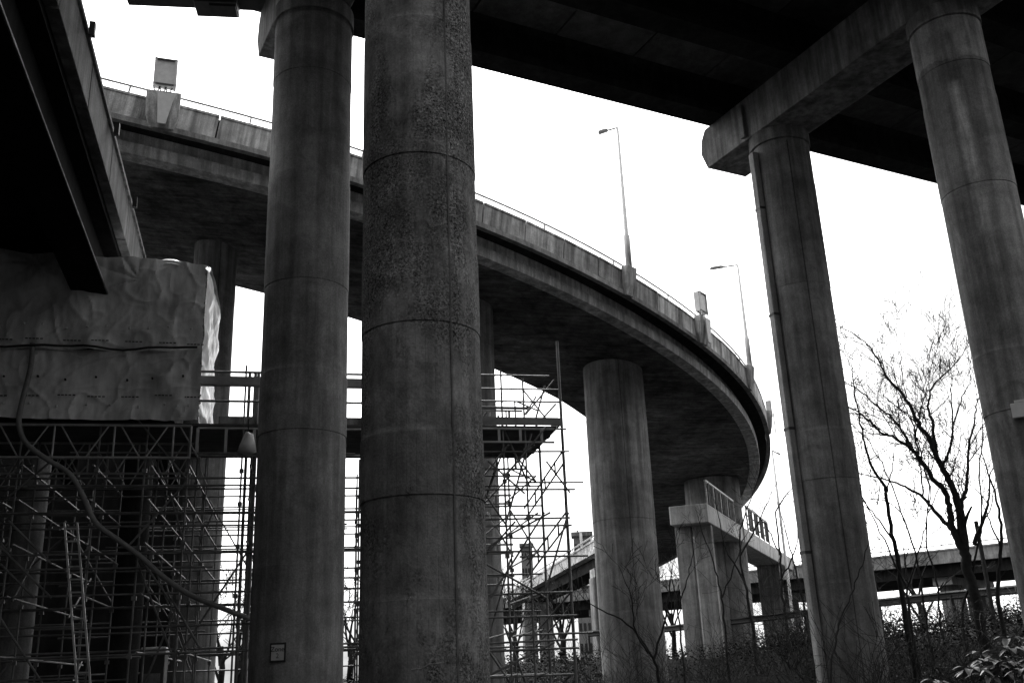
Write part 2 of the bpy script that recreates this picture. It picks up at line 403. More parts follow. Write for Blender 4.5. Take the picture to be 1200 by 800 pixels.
# ---------------------------------------------------------------- curved ramp
ctrl = [((60, 160), 15.8), ((135, 180), 15.5), ((200, 190), 15.35), ((320, 216), 15.0), ((430, 248), 14.65), ((560, 296), 14.2), ((625, 320), 13.9), ((700, 357), 13.5), ((760, 391), 13.1),
        ((830, 437), 12.5), ((870, 476), 12.0), ((888, 512), 11.6), ((893, 548), 11.1), ((885, 575), 10.75), ((865, 603), 10.35), ((830, 630), 9.95), ((796, 652), 9.6), ((771, 665), 9.35)]
cp = [H(x, y, z) for (x, y), z in ctrl]
cp = [cp[0] + (cp[0] - cp[1]).normalized() * 12] + cp
cp += [V((9.9, 82.5, 9.15))]
def smooth_pts(p, k=3):
    p = [v.copy() for v in p]
    for _ in range(k):
        p = [p[0]] + [(p[i - 1] + p[i] * 2 + p[i + 1]) / 4 for i in range(1, len(p) - 1)] + [p[-1]]
    return p
def catmull(p, n=14):
    out = []
    for i in range(len(p) - 1):
        a, b, c, d = p[max(i - 1, 0)], p[i], p[i + 1], p[min(i + 2, len(p) - 1)]
        for k in range(n):
            t = k / n
            out.append(.5 * ((2 * b) + (c - a) * t + (2 * a - 5 * b + 4 * c - d) * t * t + (3 * b - a - 3 * c + d) * t ** 3))
    out.append(p[-1]); return out
def resample(p, step):
    L = [0]
    for i in range(1, len(p)): L.append(L[-1] + (p[i] - p[i - 1]).length)
    n = int(L[-1] / step); out = []; j = 0
    for k in range(n + 1):
        s = k * L[-1] / n
        while j < len(L) - 2 and L[j + 1] < s: j += 1
        t = (s - L[j]) / max(1e-6, L[j + 1] - L[j]); out.append(p[j].lerp(p[j + 1], t))
    return out
line = catmull(cp, 14); line = resample(line, .4); line = smooth_pts(line, 150)
fr = []
for i, p in enumerate(line):
    d = (line[min(i + 1, len(line) - 1)] - line[max(i - 1, 0)]).normalized()
    fr.append((p, V((d.y, -d.x, 0)).normalized(), V((0, 0, 1))))
# corner in frame space: outward is to the right of travel (towards the camera / right)
def WW(i): return float(np.interp(i, [0, 30, 60, 90, 120, 160, 250], [8.4, 8.1, 7.4, 6.45, 6.2, 6.0, 6.0]))
rampo = empty('curved_ramp', (line[100].x, line[100].y, line[100].z), 'long curved concrete slip road sweeping from upper left round to the right', 'slip road')
def edgeprof(wd):
    return [(0, 0), (0, .78), (-.5, .78), (-.5, 0)]
frs = fr
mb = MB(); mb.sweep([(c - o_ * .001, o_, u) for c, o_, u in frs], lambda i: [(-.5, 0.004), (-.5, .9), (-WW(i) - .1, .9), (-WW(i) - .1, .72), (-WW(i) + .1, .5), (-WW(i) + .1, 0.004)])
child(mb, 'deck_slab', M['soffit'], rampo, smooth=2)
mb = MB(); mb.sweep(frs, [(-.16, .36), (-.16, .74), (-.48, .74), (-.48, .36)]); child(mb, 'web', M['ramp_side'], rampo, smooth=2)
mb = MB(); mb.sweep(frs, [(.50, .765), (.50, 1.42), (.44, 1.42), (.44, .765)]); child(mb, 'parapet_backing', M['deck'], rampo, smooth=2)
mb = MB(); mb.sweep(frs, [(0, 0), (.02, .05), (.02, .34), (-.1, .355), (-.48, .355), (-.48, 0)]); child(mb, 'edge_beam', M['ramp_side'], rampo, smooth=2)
mb = MB(); mb.sweep(frs, [(.42, .745), (.42, .93), (-.49, .93), (-.49, .745)]); child(mb, 'cantilever_slab', M['deck'], rampo, smooth=2)  # dark concrete paints in the shade of the recess below the parapet
mb = MB(); mb.sweep(frs, [(.62, .60), (.62, .76), (.43, .76), (.43, .60)]); child(mb, 'parapet_lip', M['ramp_lip'] if 'ramp_lip' in M else M['far'], rampo, smooth=2)
mb = MB(); mb.sweep(frs, lambda i: [(-WW(i) - .1, .902), (-WW(i) - .1, 1.5), (-WW(i) + .05, 1.5), (-WW(i) + .05, .902)]); child(mb, 'inner_parapet', M['parapet'], rampo, smooth=2)
# parapet panels + rail posts, one every 1.62 m
stepn = 4; plen = 1.62; first = None; fpost = None; cnt = 0
arc = [0]
for i in range(1, len(line)): arc.append(arc[-1] + (line[i] - line[i - 1]).length)
def at_arc(s):
    import bisect
    i = min(max(bisect.bisect(arc, s) - 1, 0), len(arc) - 2); t = (s - arc[i]) / (arc[i + 1] - arc[i])
    c = line[i].lerp(line[i + 1], t); d = (line[i + 1] - line[i]).normalized(); return c, d, V((d.y, -d.x, 0)).normalized()
s = .8
while s < arc[-1] - 1 and cnt < 99:
    c, d, o_ = at_arc(s); c = c
    X = d; Y = (-o_); Zz = X.cross(Y).normalized() * (1 if X.cross(Y).z > 0 else -1)
    rot = Matrix((X, Y, Zz)).transposed().to_4x4()
    if first is None:
        mb = MB(); mb.box(-plen / 2 + .012, plen / 2 - .004, 0, .10, 0, .66)
        mb.box(-plen / 2 + .01, plen / 2 - .002, -.02, .14, .66, .74)
        first = mb.build('parapet_panel', M['parapet'], None, bevel=.012); o = first
        mb = MB(); mb.box(-.025, .025, .05, .09, .74, .98); fpost = mb.build('rail_post', M['steel'], None); po = fpost
    else:
        o = first.copy(); COL.objects.link(o); po = fpost.copy(); COL.objects.link(po)
    kx = 1 + .62 / 60.
    for q_ in (o, po):
        q_.parent = rampo
        q_.matrix_local = Matrix.Translation(c + o_ * (.60 + random.uniform(-.012, .012)) + UP * random.uniform(-.01, .01) + UP * .765 - rampo.location) @ rot
    if cnt % 2: bpy.data.objects.remove(po)
    s += plen; cnt += 1
mb = MB(); mb.path([c + o_ * .53 + UP * 1.76 for c, o_, u in fr[::2]], .035, 6); child(mb, 'handrail', M['steel'], rampo, smooth=True)

def ramp_idx(px):
    best = None
    for i, (c, o_, u) in enumerate(fr):
        p = P(c + o_ * .6 + UP * 1.1)
        if p[1] > 560: break
        e = abs(p[0] - px)
        if best is None or e < best[0]: best = (e, i)
    return best[1]
def pilaster(px, w=.62):
    i = ramp_idx(px) if px >= 0 else -px; c, o_, u = fr[i]; d = V((-o_.y, o_.x, 0))
    mb = MB(); base = c + o_ * .62
    # tapering outward block, wide at the top
    vs = []
    for z, ww, dep in ((.62, w * .7, .06), (1.0, w * .95, .16), (1.62, w, .24), (1.66, w, .24)):
        for sx, sd in ((-1, -.02), (1, -.02), (1, dep), (-1, dep)): vs.append(base + d * sx * ww / 2 * 1.25 + o_ * sd + UP * z)
    fs = [(0, 3, 2, 1), (12, 13, 14, 15)]
    for k in range(3):
        for j in range(4): fs.append((k * 4 + j, k * 4 + (j + 1) % 4, (k + 1) * 4 + (j + 1) % 4, (k + 1) * 4 + j))
    mb.add(vs, fs); child(mb, 'pilaster', M['parapet'], rampo, bevel=.01)
    return c, o_, d
def sign_cabinet(px, w, h, label, z0=1.7, pw=.72):
    c, o_, d = pilaster(px, pw)
    root = empty('sign_cabinet', c + o_ * .7 + UP * z0, label, 'sign', 'road signs on the curved slip road')
    b0 = c + o_ * .72 + UP * z0
    mb = MB(); mb.frame_box(b0 + UP * (h * .58), d, o_, UP, w, .22, h * .84); child(mb, 'cabinet', M['lightgrey'], root, bevel=.01)
    for sx in (-1, 1):
        mb = MB(); mb.frame_box(b0 + d * sx * (w / 2 - .04) + o_ * .13 + UP * (h * .5), d, o_, UP, .05, .04, h * 1.02); child(mb, 'upright', M['white'], root)
    for zz in (h - .02, h * .18):
        mb = MB(); mb.frame_box(b0 + o_ * .13 + UP * zz, d, o_, UP, w, .04, .045); child(mb, 'cross_rail', M['dark_steel'], root)
    mb = MB()
    for k in range(6):
        mb.tube(b0 + d * (-.4 + .13 * k) * w + o_ * .05, b0 + d * (-.4 + .13 * k + .1 * ((k % 2) * 2 - 1)) * w + UP * h * .18, .018, 5)
    child(mb, 'cable', M['ink'], root)
    # tapered bracket plate on the pilaster face
    mb = MB(); mb.prism([(-.1, 0), (.1, 0), (.3, .95), (-.16, .95)], c + o_ * .91 + UP * .62, d, UP, o_, .05); child(mb, 'bracket_plate', M['white'], root)
    return root
sign_cabinet(190, .6, .98, 'pale road sign cabinet seen from behind at the left end of the slip road')
sign_cabinet(822, .62, .95, 'narrow pale road sign cabinet edge-on at the right of the slip road')
sign_cabinet(-117, .5, .7, 'small distant sign cabinet where the slip road turns away on the right', 1.45, .5)

def street_lamp(base, top, arm_px, arm_py, label, r0=.09, mat='white'):  # white pole colour imitates sky glow bleeding over the thin poles
    d = math.hypot(base.x, base.y); root = empty('street_lamp', base, label, 'street lamp', 'tall street lamps')
    zt = top
    T = V((base.x, base.y, zt)); mb = MB()
    mb.path([base, base + UP * (1.2), base + UP * 1.25, T], [r0 * 1.25, r0 * 1.25, r0 * .85, r0 * .5], 8); child(mb, 'pole', M[mat], root, smooth=True)
    A = onplane(arm_px, arm_py, T, V((base.x, base.y, 0)).normalized())
    mb = MB(); mb.path([T, T.lerp(A, .55)], r0 * .42, 6); child(mb, 'arm', M[mat], root)
    L = A - T; Ld = L.normalized(); n_ = V((0, 0, 1)); sd = Ld.cross(n_).normalized()
    mb = MB(); c = T.lerp(A, .76); l_ = L.length * .5
    mb.prism([(-l_ * .5, .03), (-l_ * .3, .06), (l_ * .35, .05), (l_ * .5, .0), (l_ * .3, -.035), (-l_ * .5, -.02)], c, Ld, sd.cross(Ld), sd, .2); child(mb, 'lantern', M['steel'], root, bevel=.01)
    return root
def lamp_on_ramp(px, basey, topx, topy, ax, ay, label):
    c, o_, d = pilaster(px, .45)
    b = c + o_ * .74 + UP * 1.66; dist = math.hypot(b.x, b.y)
    street_lamp(b, D(topx, topy, dist).z, ax, ay, label)
lamp_on_ramp(738, 320, 721, 150, 701, 156, 'tall street lamp with arm to the left, rising from the middle of the slip road')
lamp_on_ramp(877, 450, 860, 311, 832, 315, 'street lamp rising from the slip road just left of the slender column')
b = D(925, 690, 58); b.z = gz(b.x, b.y)
street_lamp(b, D(900, 528, 58).z, 915, 533, 'street lamp with arm to the right, standing behind the pale beam', .11)
b = D(688, 690, 60); b.z = 9.2
# ramp columns
def ramp_col(px, py, dia_px, D0, r, z1, rings, label, mat='colC', z0=-.4):
    p = D(px, py, D0); p.z = 0
    return column('concrete_column', p, r, z1, rings, px, M[mat], label, 'column', 'round concrete columns under the slip road', collar=False, z0=z0, seam=.2)
ramp_col(253, 300, 50, 31, .665, 15.6, [350, 430], 'round concrete column behind the wrapped pier, partly hidden by scaffolding')
ramp_col(550, 400, 50, 32.5, .84, 14.4, [400, 460], 'round column showing as a thin strip behind the right side of the widest column')
cC = ramp_col(719, 450, 70, 37.5, 1.16, 13.5, [482, 607, 717], 'stout round concrete column under the middle of the slip road')
ramp_col(836, 590, 60, 53.0, 1.42, 11.0, [640], 'distant thick column under the turn of the slip road, behind the pale beam')

# ---------------------------------------------------------------- pale crosshead with railing panels
ztp = 8.5
g0, g1, g2 = H(788, 596, ztp), H(828, 589, ztp), H(925, 652, ztp)
ax_ = (g2 - g1).normalized(); g2e = g1 + ax_ * ((g2 - g1).length + 1.5)
wv = (g1 - g0); wv = wv - ax_ * wv.dot(ax_); wlen = wv.length; wn = wv.normalized()
hb = .82
root = empty('pier_beam', (g1.x, g1.y, ztp - hb), 'pale concrete pier beam on slab legs, carrying short railing panels', 'pier beam')
mb = MB(); L_ = (g2e - g1).length; cc = g1 + ax_ * L_ / 2 - wn * wlen / 2 - UP * hb / 2
mb.frame_box(cc, ax_, wn, UP, L_, wlen, hb); child(mb, 'beam', M['pale'], root, bevel=.04)
for k, (tt, lw) in enumerate(((.9, .9), (L_ * .8, .9))):
    mb = MB()
    if k == 0:
        for off in (-wlen * .27, -wlen * .78):
            c = g1 + ax_ * tt + wn * off; c.z = (ztp - hb + .5) / 2; mb.frame_box(c, ax_, wn, UP, .4, wlen * (.42 if off < -wlen / 2 else .46), ztp - hb - .5 + .01)
    else:
        c = g1 + ax_ * tt - wn * wlen * .5; c.z = (ztp - hb + .5) / 2; mb.frame_box(c, ax_, wn, UP, .9, wlen * .8, ztp - hb - .5 + .01)
    child(mb, 'leg', M['cap'] if k else M['far'], root, bevel=.03)
def rail_panel(px0, px1, label, top):
    def on(px):
        best = None
        for k in range(400):
            p = g1 + ax_ * (L_ * k / 400) - wn * .1
            e = abs(P(p)[0] - px)
            if best is None or e < best[0]: best = (e, p)
        return best[1]
    a_, b_ = on(px0), on(px1); d = (b_ - a_); L = d.length; d.normalize()
    rt = empty('railing_panel', a_, label, 'railing', 'railing panels on the pale pier beam')
    z = ztp
    n_ = 4
    for k in range(n_ + 1):
        mb = MB(); p = a_ + d * (L * k / n_); p.z = z; mb.frame_box(p + UP * top / 2, d, wn, UP, .07, .07, top); child(mb, 'post', M['steel'], rt)
    mb = MB()
    p = a_ + d * (L / 2); p.z = z + top; mb.frame_box(p + UP * .04, d, wn, UP, L + .1, .09, .08); child(mb, 'top_rail', M['lightgrey'], rt)
    for zz in (.35, .7):
        mb = MB(); q_ = p.copy(); q_.z = z + top * zz; mb.frame_box(q_ - wn * .045, d, wn, UP, L, .03, .06); child(mb, 'mid_rail', M['dark_steel'], rt)
    for k in range(n_ * 5):
        if k % 5 == 0: continue
        mb = MB(); q_ = a_ + d * (L * k / (n_ * 5)); q_.z = z + top * .5
        mb.frame_box(q_ + wn * .05, d, wn, UP, .16 + .12 * (k % 3 == 1), .03, top * .9); child(mb, 'bar', M['ink'], rt)
rail_panel(829, 861, 'dark railing panel nearest the front end of the pale beam', 1.05)
rail_panel(877, 902, 'dark railing panel farther along the pale beam, against the sky', 1.3)

# ---------------------------------------------------------------- far bridges
def straight_bridge(name, a, b, z_s, z_t, width, mat, label, side_n, spans, pier_r, pl=True):
    """a,b plan points of near edge; side_n away from the camera"""
    d = (b - a); d.z = 0; L = d.length; d.normalize(); n_ = side_n
    rt = empty(name, (a.x, a.y, z_s), label, 'bridge')
    c = a + d * L / 2
    def bx(off, w, z0, z1, nm, m_, ext=0):
        mb = MB(); q_ = c + n_ * (off + w / 2); q_.z = (z0 + z1) / 2; mb.frame_box(q_, d, n_, UP, L + ext, w, z1 - z0); return child(mb, nm, M[m_], rt)
    hh = z_t - z_s
    bx(.6, width - 1.2, z_s, z_s + hh * .45, 'girder', 'deck')
    bx(0, width, z_s + hh * .45 + .002, z_s + hh * .62, 'slab', mat)
    bx(.1, .25, z_s + hh * .62 + .002, z_t - .12, 'parapet', mat); bx(.04, .37, z_t - .118, z_t, 'coping', mat)
    bx(width - .35, .25, z_s + hh * .62 + .002, z_t, 'parapet', mat)
    mb = MB(); q_ = c + n_ * .2; q_.z = z_t + .3
    mb.tube(q_ - d * L / 2, q_ + d * L / 2, .05, 5)
    for k in range(int(L / 3)): 
        p = a + d * (k * 3 + .5) + n_ * .2; mb.tube(V((p.x, p.y, z_t - .05)), V((p.x, p.y, z_t + .3)), .035, 4)
    child(mb, 'handrail', M['steel'], rt)
    for k, s in enumerate(spans):
        p = a + d * s + n_ * (width * .3); z0 = min(0, gz(p.x, p.y)) - .3
        zz = z_s - .55
        mb = MB(); q_ = a + d * s + n_ * (width * .5); q_.z = z_s - .3; mb.frame_box(q_, d, n_, UP, 1.4, width * .8, .56); child(mb, 'crosshead', M['pale' if mat == 'far' else mat], rt)
        for w_ in (.25, .72):
            mb = MB(); q_ = a + d * s + n_ * (width * w_); mb.frame_box((q_.x, q_.y, (z0 + zz) / 2), d, n_, UP, pier_r * 2, pier_r * 2, zz - z0); child(mb, 'pier', M['far'], rt, bevel=.1)
    return rt
mA, mB_ = H(760, 681, 9.3), H(1190, 633.5, 9.3)
dd = (mB_ - mA).normalized()
a_ = mA - dd * 30; b_ = mB_ + dd * 45
nn = V((-dd.y, dd.x, 0)); nn = nn if nn.y > 0 else -nn
a_.z = b_.z = 0
def span_for(px, a, d, z=5):
    best = None
    for k in range(2000):
        p = a + d * (k * .1)
        if p.y < 1: continue
        e = abs(P((p.x, p.y, z))[0] - px)
        if best is None or e < best[0]: best = (e, k * .1)
    return best[1]
dh = V((dd.x, dd.y, 0)).normalized()
straight_bridge('motorway_bridge', a_, b_, 7.45, 9.3, 12, 'far', 'long straight motorway bridge low in the distance behind the bare trees', nn,
                [span_for(x, a_, dh) for x in (690, 905, 1104, 1290)], .7)
fa, fb = H(694, 632, 9.7), H(575, 706, 9.7); fd = (fb - fa); fd.z = 0; fd.normalize()
a2 = fa - fd * 2.5; b2 = fb + fd * 25; a2.z = b2.z = 0
n2 = V((fd.y, -fd.x, 0)); n2 = n2 if n2.x > 0 else -n2
# seen from its left side: body extends to the right
straight_bridge('flyover_bridge', a2, b2, 8.1, 9.7, 3.2, 'ramp_side', 'low flyover running away to the left behind the scaffold tower', n2, [4.5, 33], .6)
q_ = a2 + fd * 7.5 + n2 * .5
street_lamp(V((q_.x - .1, q_.y, 9.6)), D(682, 625, math.hypot(q_.x, q_.y)).z, 675, 621, 'small distant street lamp on the low flyover beside the stout column', .07)
# guard rail along the crest of the bank
def guard_rail(pxs, dist, label):
    pts = [D(x, y, d) for (x, y), d in zip(pxs, dist)]
    rt = empty('guard_rail', pts[0], label, 'guard rail')
    mb = MB()
    for i in range(len(pts) - 1):
        d = (pts[i + 1] - pts[i]); L = d.length; d.normalize(); n_ = d.cross(UP).normalized(); u = n_.cross(d)
        c = (pts[i] + pts[i + 1]) / 2
        mb.prism([(-.16, 0), (-.1, .05), (-.04, 0), (.04, 0), (.1, .05), (.16, 0), (.16, -.02), (-.16, -.02)], c, u, n_, d, L)
    child(mb, 'rail', M['rail_dark'], rt)
    i = 0
    for i in range(len(pts) - 1):
        d = pts[i + 1] - pts[i]; k = max(1, int(d.length / 2.4))
        for j in range(k):
            p = pts[i] + d * (j / k); mb = MB(); mb.box(p.x - .05, p.x + .05, p.y - .04, p.y + .04, gz(p.x, p.y) - .2, p.z); child(mb, 'post', M['rail_dark'], rt)
guard_rail([(690, 742), (777, 737), (839, 730), (945, 718), (1030, 706), (1115, 697), (1195, 690), (1290, 678)], [56, 54, 52, 50, 44, 42, 40, 40], 'dark guard rail along the top of the overgrown bank')

# ---------------------------------------------------------------- distant blocks
def tower(px, top, w_px, dist, label, rows=6):
    c = D(px, top, dist); w = w_px / F * dist; z1 = c.z; d = V((c.x, c.y, 0)).normalized(); s_ = V((d.y, -d.x, 0))
    rt = empty('tower_block', (c.x, c.y, 0), label, 'building')
    mb = MB(); mb.frame_box((c.x, c.y, z1 / 2), s_, d, UP, w, w, z1); child(mb, 'wall', M['brick'], rt)
    mb = MB(); mb.frame_box((c.x, c.y, z1 + .3), s_, d, UP, w + .6, w + .6, .6); child(mb, 'roof', M['far'], rt)
    n_ = 4
    for r_ in range(rows):
        for k in range(n_):
            mb = MB(); p = V((c.x, c.y, z1 - 1.8 - 2.8 * r_)) - d * (w / 2 + .02) + s_ * w * ((k + .5) / n_ - .5); mb.frame_box(p, s_, d, UP, w / n_ * .6, .06, 1.3); child(mb, 'window', M['glass'], rt)
tower(682, 629, 20, 150, 'distant pale block with window rows beside the stout column')
tower(617, 641, 13, 190, 'faint distant tower block seen through the scaffold tower', 8)

# ---------------------------------------------------------------- left low deck
dl = V((-.25, .968, 0)).normalized(); nl = V((-dl.y, dl.x, 0))  # nl points left(-x)
F0 = V((-5.54, 10.3, 0))
root = empty('overhead_deck', (F0.x, F0.y, 8.6), 'dark low deck crossing the top left corner with pale edge panels', 'bridge deck')
def lf(s, off, z): return F0 + dl * s + nl * off + UP * z
sA, sB = -26, 26
mb = MB(); mb.frame_box(lf((sA + sB) / 2, 11.5, 9.95), dl, nl, UP, sB - sA, 22.6, .3); child(mb, 'slab', M['deck'], root)  # widened leftwards out of view to darken the space below
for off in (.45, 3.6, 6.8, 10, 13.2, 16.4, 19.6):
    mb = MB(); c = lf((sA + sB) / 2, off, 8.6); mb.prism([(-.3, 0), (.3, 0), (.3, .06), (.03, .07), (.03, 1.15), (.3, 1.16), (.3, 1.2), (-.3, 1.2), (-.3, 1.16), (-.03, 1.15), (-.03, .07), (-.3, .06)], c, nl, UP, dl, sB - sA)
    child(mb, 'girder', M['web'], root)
    mb = MB(); mb.frame_box(lf((sA + sB) / 2, off - .31, 8.62), dl, nl, UP, sB - sA, .02, .035); child(mb, 'flange_highlight', M['colA'], root)  # pale strip imitates light catching the lower flange edge
s = sA; fp = None
while s < sB:
    if fp is None:
        mb = MB(); mb.frame_box((0, 0, 0), dl, nl, UP, 2.36, .18, .80); fp = mb.build('fascia_panel', M['fascia'] if 'fascia' in M else concrete('fascia_concrete', .22, .4, .6, rnd=.15), None, bevel=.012); o = fp
    else: o = fp.copy(); COL.objects.link(o)
    o.parent = root; o.location = lf(s + 1.2, .09, 10.38) - root.location; s += 2.4
mb = MB(); mb.frame_box(lf((sA + sB) / 2, .1, 10.83), dl, nl, UP, sB - sA, .28, .08); child(mb, 'coping', M['cap'], root)
for s in (1.9, 4.7, 7.5):
    mb = MB(); mb.frame_box(lf(s, -.12, 10.75), dl, nl, UP, .1, .08, .22); child(mb, 'bracket', M['dark_steel'], root)
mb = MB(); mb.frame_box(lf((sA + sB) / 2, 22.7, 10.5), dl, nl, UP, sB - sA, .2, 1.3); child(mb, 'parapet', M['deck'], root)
# abutment wall far left
w0 = V((-11.9, 37.0, 0)); mb = MB(); wd = V((-.995, .1, 0)).normalized(); wn_ = V((.1, .995, 0)).normalized()
ab = empty('abutment_wall', w0, 'dark abutment wall closing the space behind the scaffolding', 'wall')
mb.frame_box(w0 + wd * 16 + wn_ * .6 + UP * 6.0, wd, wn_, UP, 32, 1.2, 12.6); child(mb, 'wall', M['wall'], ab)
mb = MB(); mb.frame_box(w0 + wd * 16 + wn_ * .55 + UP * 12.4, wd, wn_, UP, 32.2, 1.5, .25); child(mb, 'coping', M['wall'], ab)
mb = MB(); mb.frame_box((-31.5, 19, 5.4), V((1, 0, 0)), V((0, 1, 0)), UP, 1.0, 39.5, 11.4); child(mb, 'unseen_shade_wall', M['wall'], ab)  # wall added out of view to block skylight from the left

# ---------------------------------------------------------------- scaffold frame of reference
S0 = V((-9, 16.9, 0)); su = V((.978, .208, 0)).normalized(); sv = V((-.208, .978, 0)).normalized()
def SC(u, v, z): return S0 + su * u + sv * v + UP * z
ZP = 6.2
def front(px, py, v=0): return onplane(px, py, SC(0, v, 0), sv)
# pier inside the wrap: two columns
for px, lab in ((24, 'pale round column at the lower left behind the scaffold tubes'), (150, 'round column foot behind the scaffold tubes, left of the hose')):
    p = front(px, 700, 3.2)
    column('concrete_column', V((p.x, p.y, 0)), .30, 6.3, [], px, M['colA' if px < 50 else 'deck'], lab, 'column', 'columns under the sheeted pier', collar=False)
# sheeting ---------------------------------------------------
wrap = empty('sheeted_pier', SC(-1, 1.2, ZP + .06), 'pier head wrapped in creased pale plastic sheeting above the scaffold', 'wrapped pier')
uR = (front(236, 440) - S0).dot(su)
FD = [(random.uniform(0, 3.14), random.uniform(.7, 1.9), random.uniform(0, 9)) for _ in range(8)]
def tri(x): return abs((x % 1.0) - .5) * 2
def wrinkle(a, b, sd):
    w = 0
    wa = a + .2 * noise.noise(V((a * .7, b * .7, sd + 20))); wb = b + .2 * noise.noise(V((a * .7, b * .7, sd + 30)))
    for k, (an, wl, ph) in enumerate(FD):
        g_ = noise.noise(V((a * .45 + k * 7, b * .6, sd))) * 2.6
        if g_ <= 0: continue
        t_ = tri((math.cos(an) * wa + math.sin(an) * wb) / wl + ph + sd)
        w += min(g_, 1) * wl * .11 * t_
    r1 = 1 - abs(noise.noise(V((a * 1.5 + b * .6, b * 1.1 - a * .3, sd + 11)))) * 3.2
    r2 = 1 - abs(noise.noise(V((a * 2.9 - b * 1.4, b * 2.2, sd + 17)))) * 3.2
    w += .035 * max(0, r1) ** 4 + .018 * max(0, r2) ** 3
    return w + .008 * noise.noise(V((a * 14, b * 5, sd)))
def sheet(name, u0, u1, z0, z1, seedv, nu=260, nv=80, topf=None, pull=None, bulge=.05):
    mb = MB(); vs = []
    for j in range(nv + 1):
        for i in range(nu + 1):
            a = u0 + (u1 - u0) * i / nu
            if i > nu - 4: a += .05 * noise.noise(V((j * .33, i * .5, seedv)))
            zt = topf(a) if topf else z1
            b = z0 + (zt - z0) * j / nv
            w = wrinkle(a, b, seedv) + bulge * math.sin(math.pi * j / nv)
            if pull:
                for (pa, pb, st) in pull:
                    dx, dy = a - pa, b - pb; rr = math.hypot(dx, dy); an = math.atan2(dy, dx)
                    w += st * 1.5 * math.exp(-rr / .8) * min(1, rr * 4) * max(0, -math.sin(an + pa)) ** .7 * (abs(math.cos(an * 5 + pa * 3 + .5 * noise.noise(V((a * 2, b * 2, 1))))) ** .6)
            vs.append(SC(a, -w - .05, b))
    fs = [(j * (nu + 1) + i, j * (nu + 1) + i + 1, (j + 1) * (nu + 1) + i + 1, (j + 1) * (nu + 1) + i) for j in range(nv) for i in range(nu)]
    mb.add(vs, fs); return child(mb, name, M['sheet'], wrap, smooth=2)
zmid = front(150, 413).z
def topline(a):
    z = 9.35
    return z + .03 * math.sin(a * 3) - .12 * max(0, a - uR + .6)
sheet('lower_sheet', -5.5, uR + .02, ZP + .02, zmid, 2.0, pull=[(-.9, zmid + .02, .07), (2.2, zmid + .02, .08)])
sheet('upper_sheet', -5.5, uR + .0, zmid - .03, 9.4, 5.0, topf=topline, nv=90, pull=[(2.1, 8.9, .09), (.3, 9.2, .06)])
# end sheet going back
mb = MB(); vs = []; nu, nv = 40, 60
for j in range(nv + 1):
    for i in range(nu + 1):
        b = ZP + .02 + (9.28 - ZP) * j / nv; v_ = 2.6 * i / nu
        w = .16 * noise.noise(V((v_ * 1.2, b * 2.2, 7))) + .12 * (tri(b * 1.9 + v_ * .8 + .4 * noise.noise(V((v_, b, 1)))) - .5) + .05 * noise.noise(V((v_ * 4, b * 6, 2))) + .10 * math.sin(math.pi * i / nu)
        vs.append(SC(uR + w * (.45 if i else .1), v_ - .06, b))
mb.add(vs, [(j * (nu + 1) + i, j * (nu + 1) + i + 1, (j + 1) * (nu + 1) + i + 1, (j + 1) * (nu + 1) + i) for j in range(nv) for i in range(nu)])
child(mb, 'end_sheet', M['sheet'], wrap, smooth=True)
# top flap
mb = MB(); vs = []; nu, nv = 50, 20
for j in range(nv + 1):
    for i in range(nu + 1):
        a = uR - 1.75 + 1.8 * i / nu; v_ = -.12 + 2.7 * j / nv
        vs.append(SC(a, v_, topline(a) + .02 + .06 * noise.noise(V((a * 2.5, v_ * 2, 4))) + .12 * math.sin(math.pi * j / nv) - (.14 if j == 0 else 0)))
mb.add(vs, [(j * (nu + 1) + i, j * (nu + 1) + i + 1, (j + 1) * (nu + 1) + i + 1, (j + 1) * (nu + 1) + i) for j in range(nv) for i in range(nu)])
child(mb, 'top_flap', M['sheet'], wrap, smooth=True)
mb = MB(); mb.path([SC(-5.5 + (uR + 5.45) * k / 40, -.20 - max(wrinkle(-5.5 + (uR + 5.45) * k / 40, zmid, 2.), wrinkle(-5.5 + (uR + 5.45) * k / 40, zmid, 5.)), zmid + .025 * math.sin(k * .7) - .02) for k in range(41)], .022, 5); child(mb, 'strap', M['strap'], wrap)
def eyelets(zl, u0, u1, stp, m_, r_=.022, dashes=False):
    a = u0; k = 0
    while a < u1:
        mb = MB(); 
        if dashes:
            c = SC(a, -.15 - wrinkle(a, zl, 2. if zl < zmid else 5.), zl + .01 * math.sin(a * 7)); [mb.frame_box(c + su * q_, su, sv, UP, .045, .006, .02) for q_ in (-.12, -.06, 0, .06, .13)]
        else:
            zz = zl + .03 * math.sin(a * 5)
            c = SC(a, -.07 - .06 - wrinkle(a, zz, 2. if zz < zmid else 5.), zz); mb.path([c + sv * .05, c - sv * .012], r_, 8)
        child(mb, 'print_mark' if dashes else 'eyelet', m_, wrap); a += stp * (1 + .12 * math.sin(k * 2.3)); k += 1
eyelets(front(150, 388).z, -4.5, uR - .1, .36, M['white'], .02)
eyelets(front(150, 406).z, -4.5, uR - .1, .55, M['ink'], dashes=True)
eyelets(front(150, 468).z, -4.5, uR - .1, .55, M['ink'], dashes=True)
eyelets(front(150, 478).z, -4.5, uR - .1, .45, M['white'], .02)
eyelets(front(150, 447).z, -4.5, uR - .1, .5, M['ink'], .02)
mb = MB(); mb.frame_box(SC(-1.4, 1.4, 7.7), su, sv, UP, 8.3, 1.9, 2.4); child(mb, 'crosshead', M['deck'], wrap)

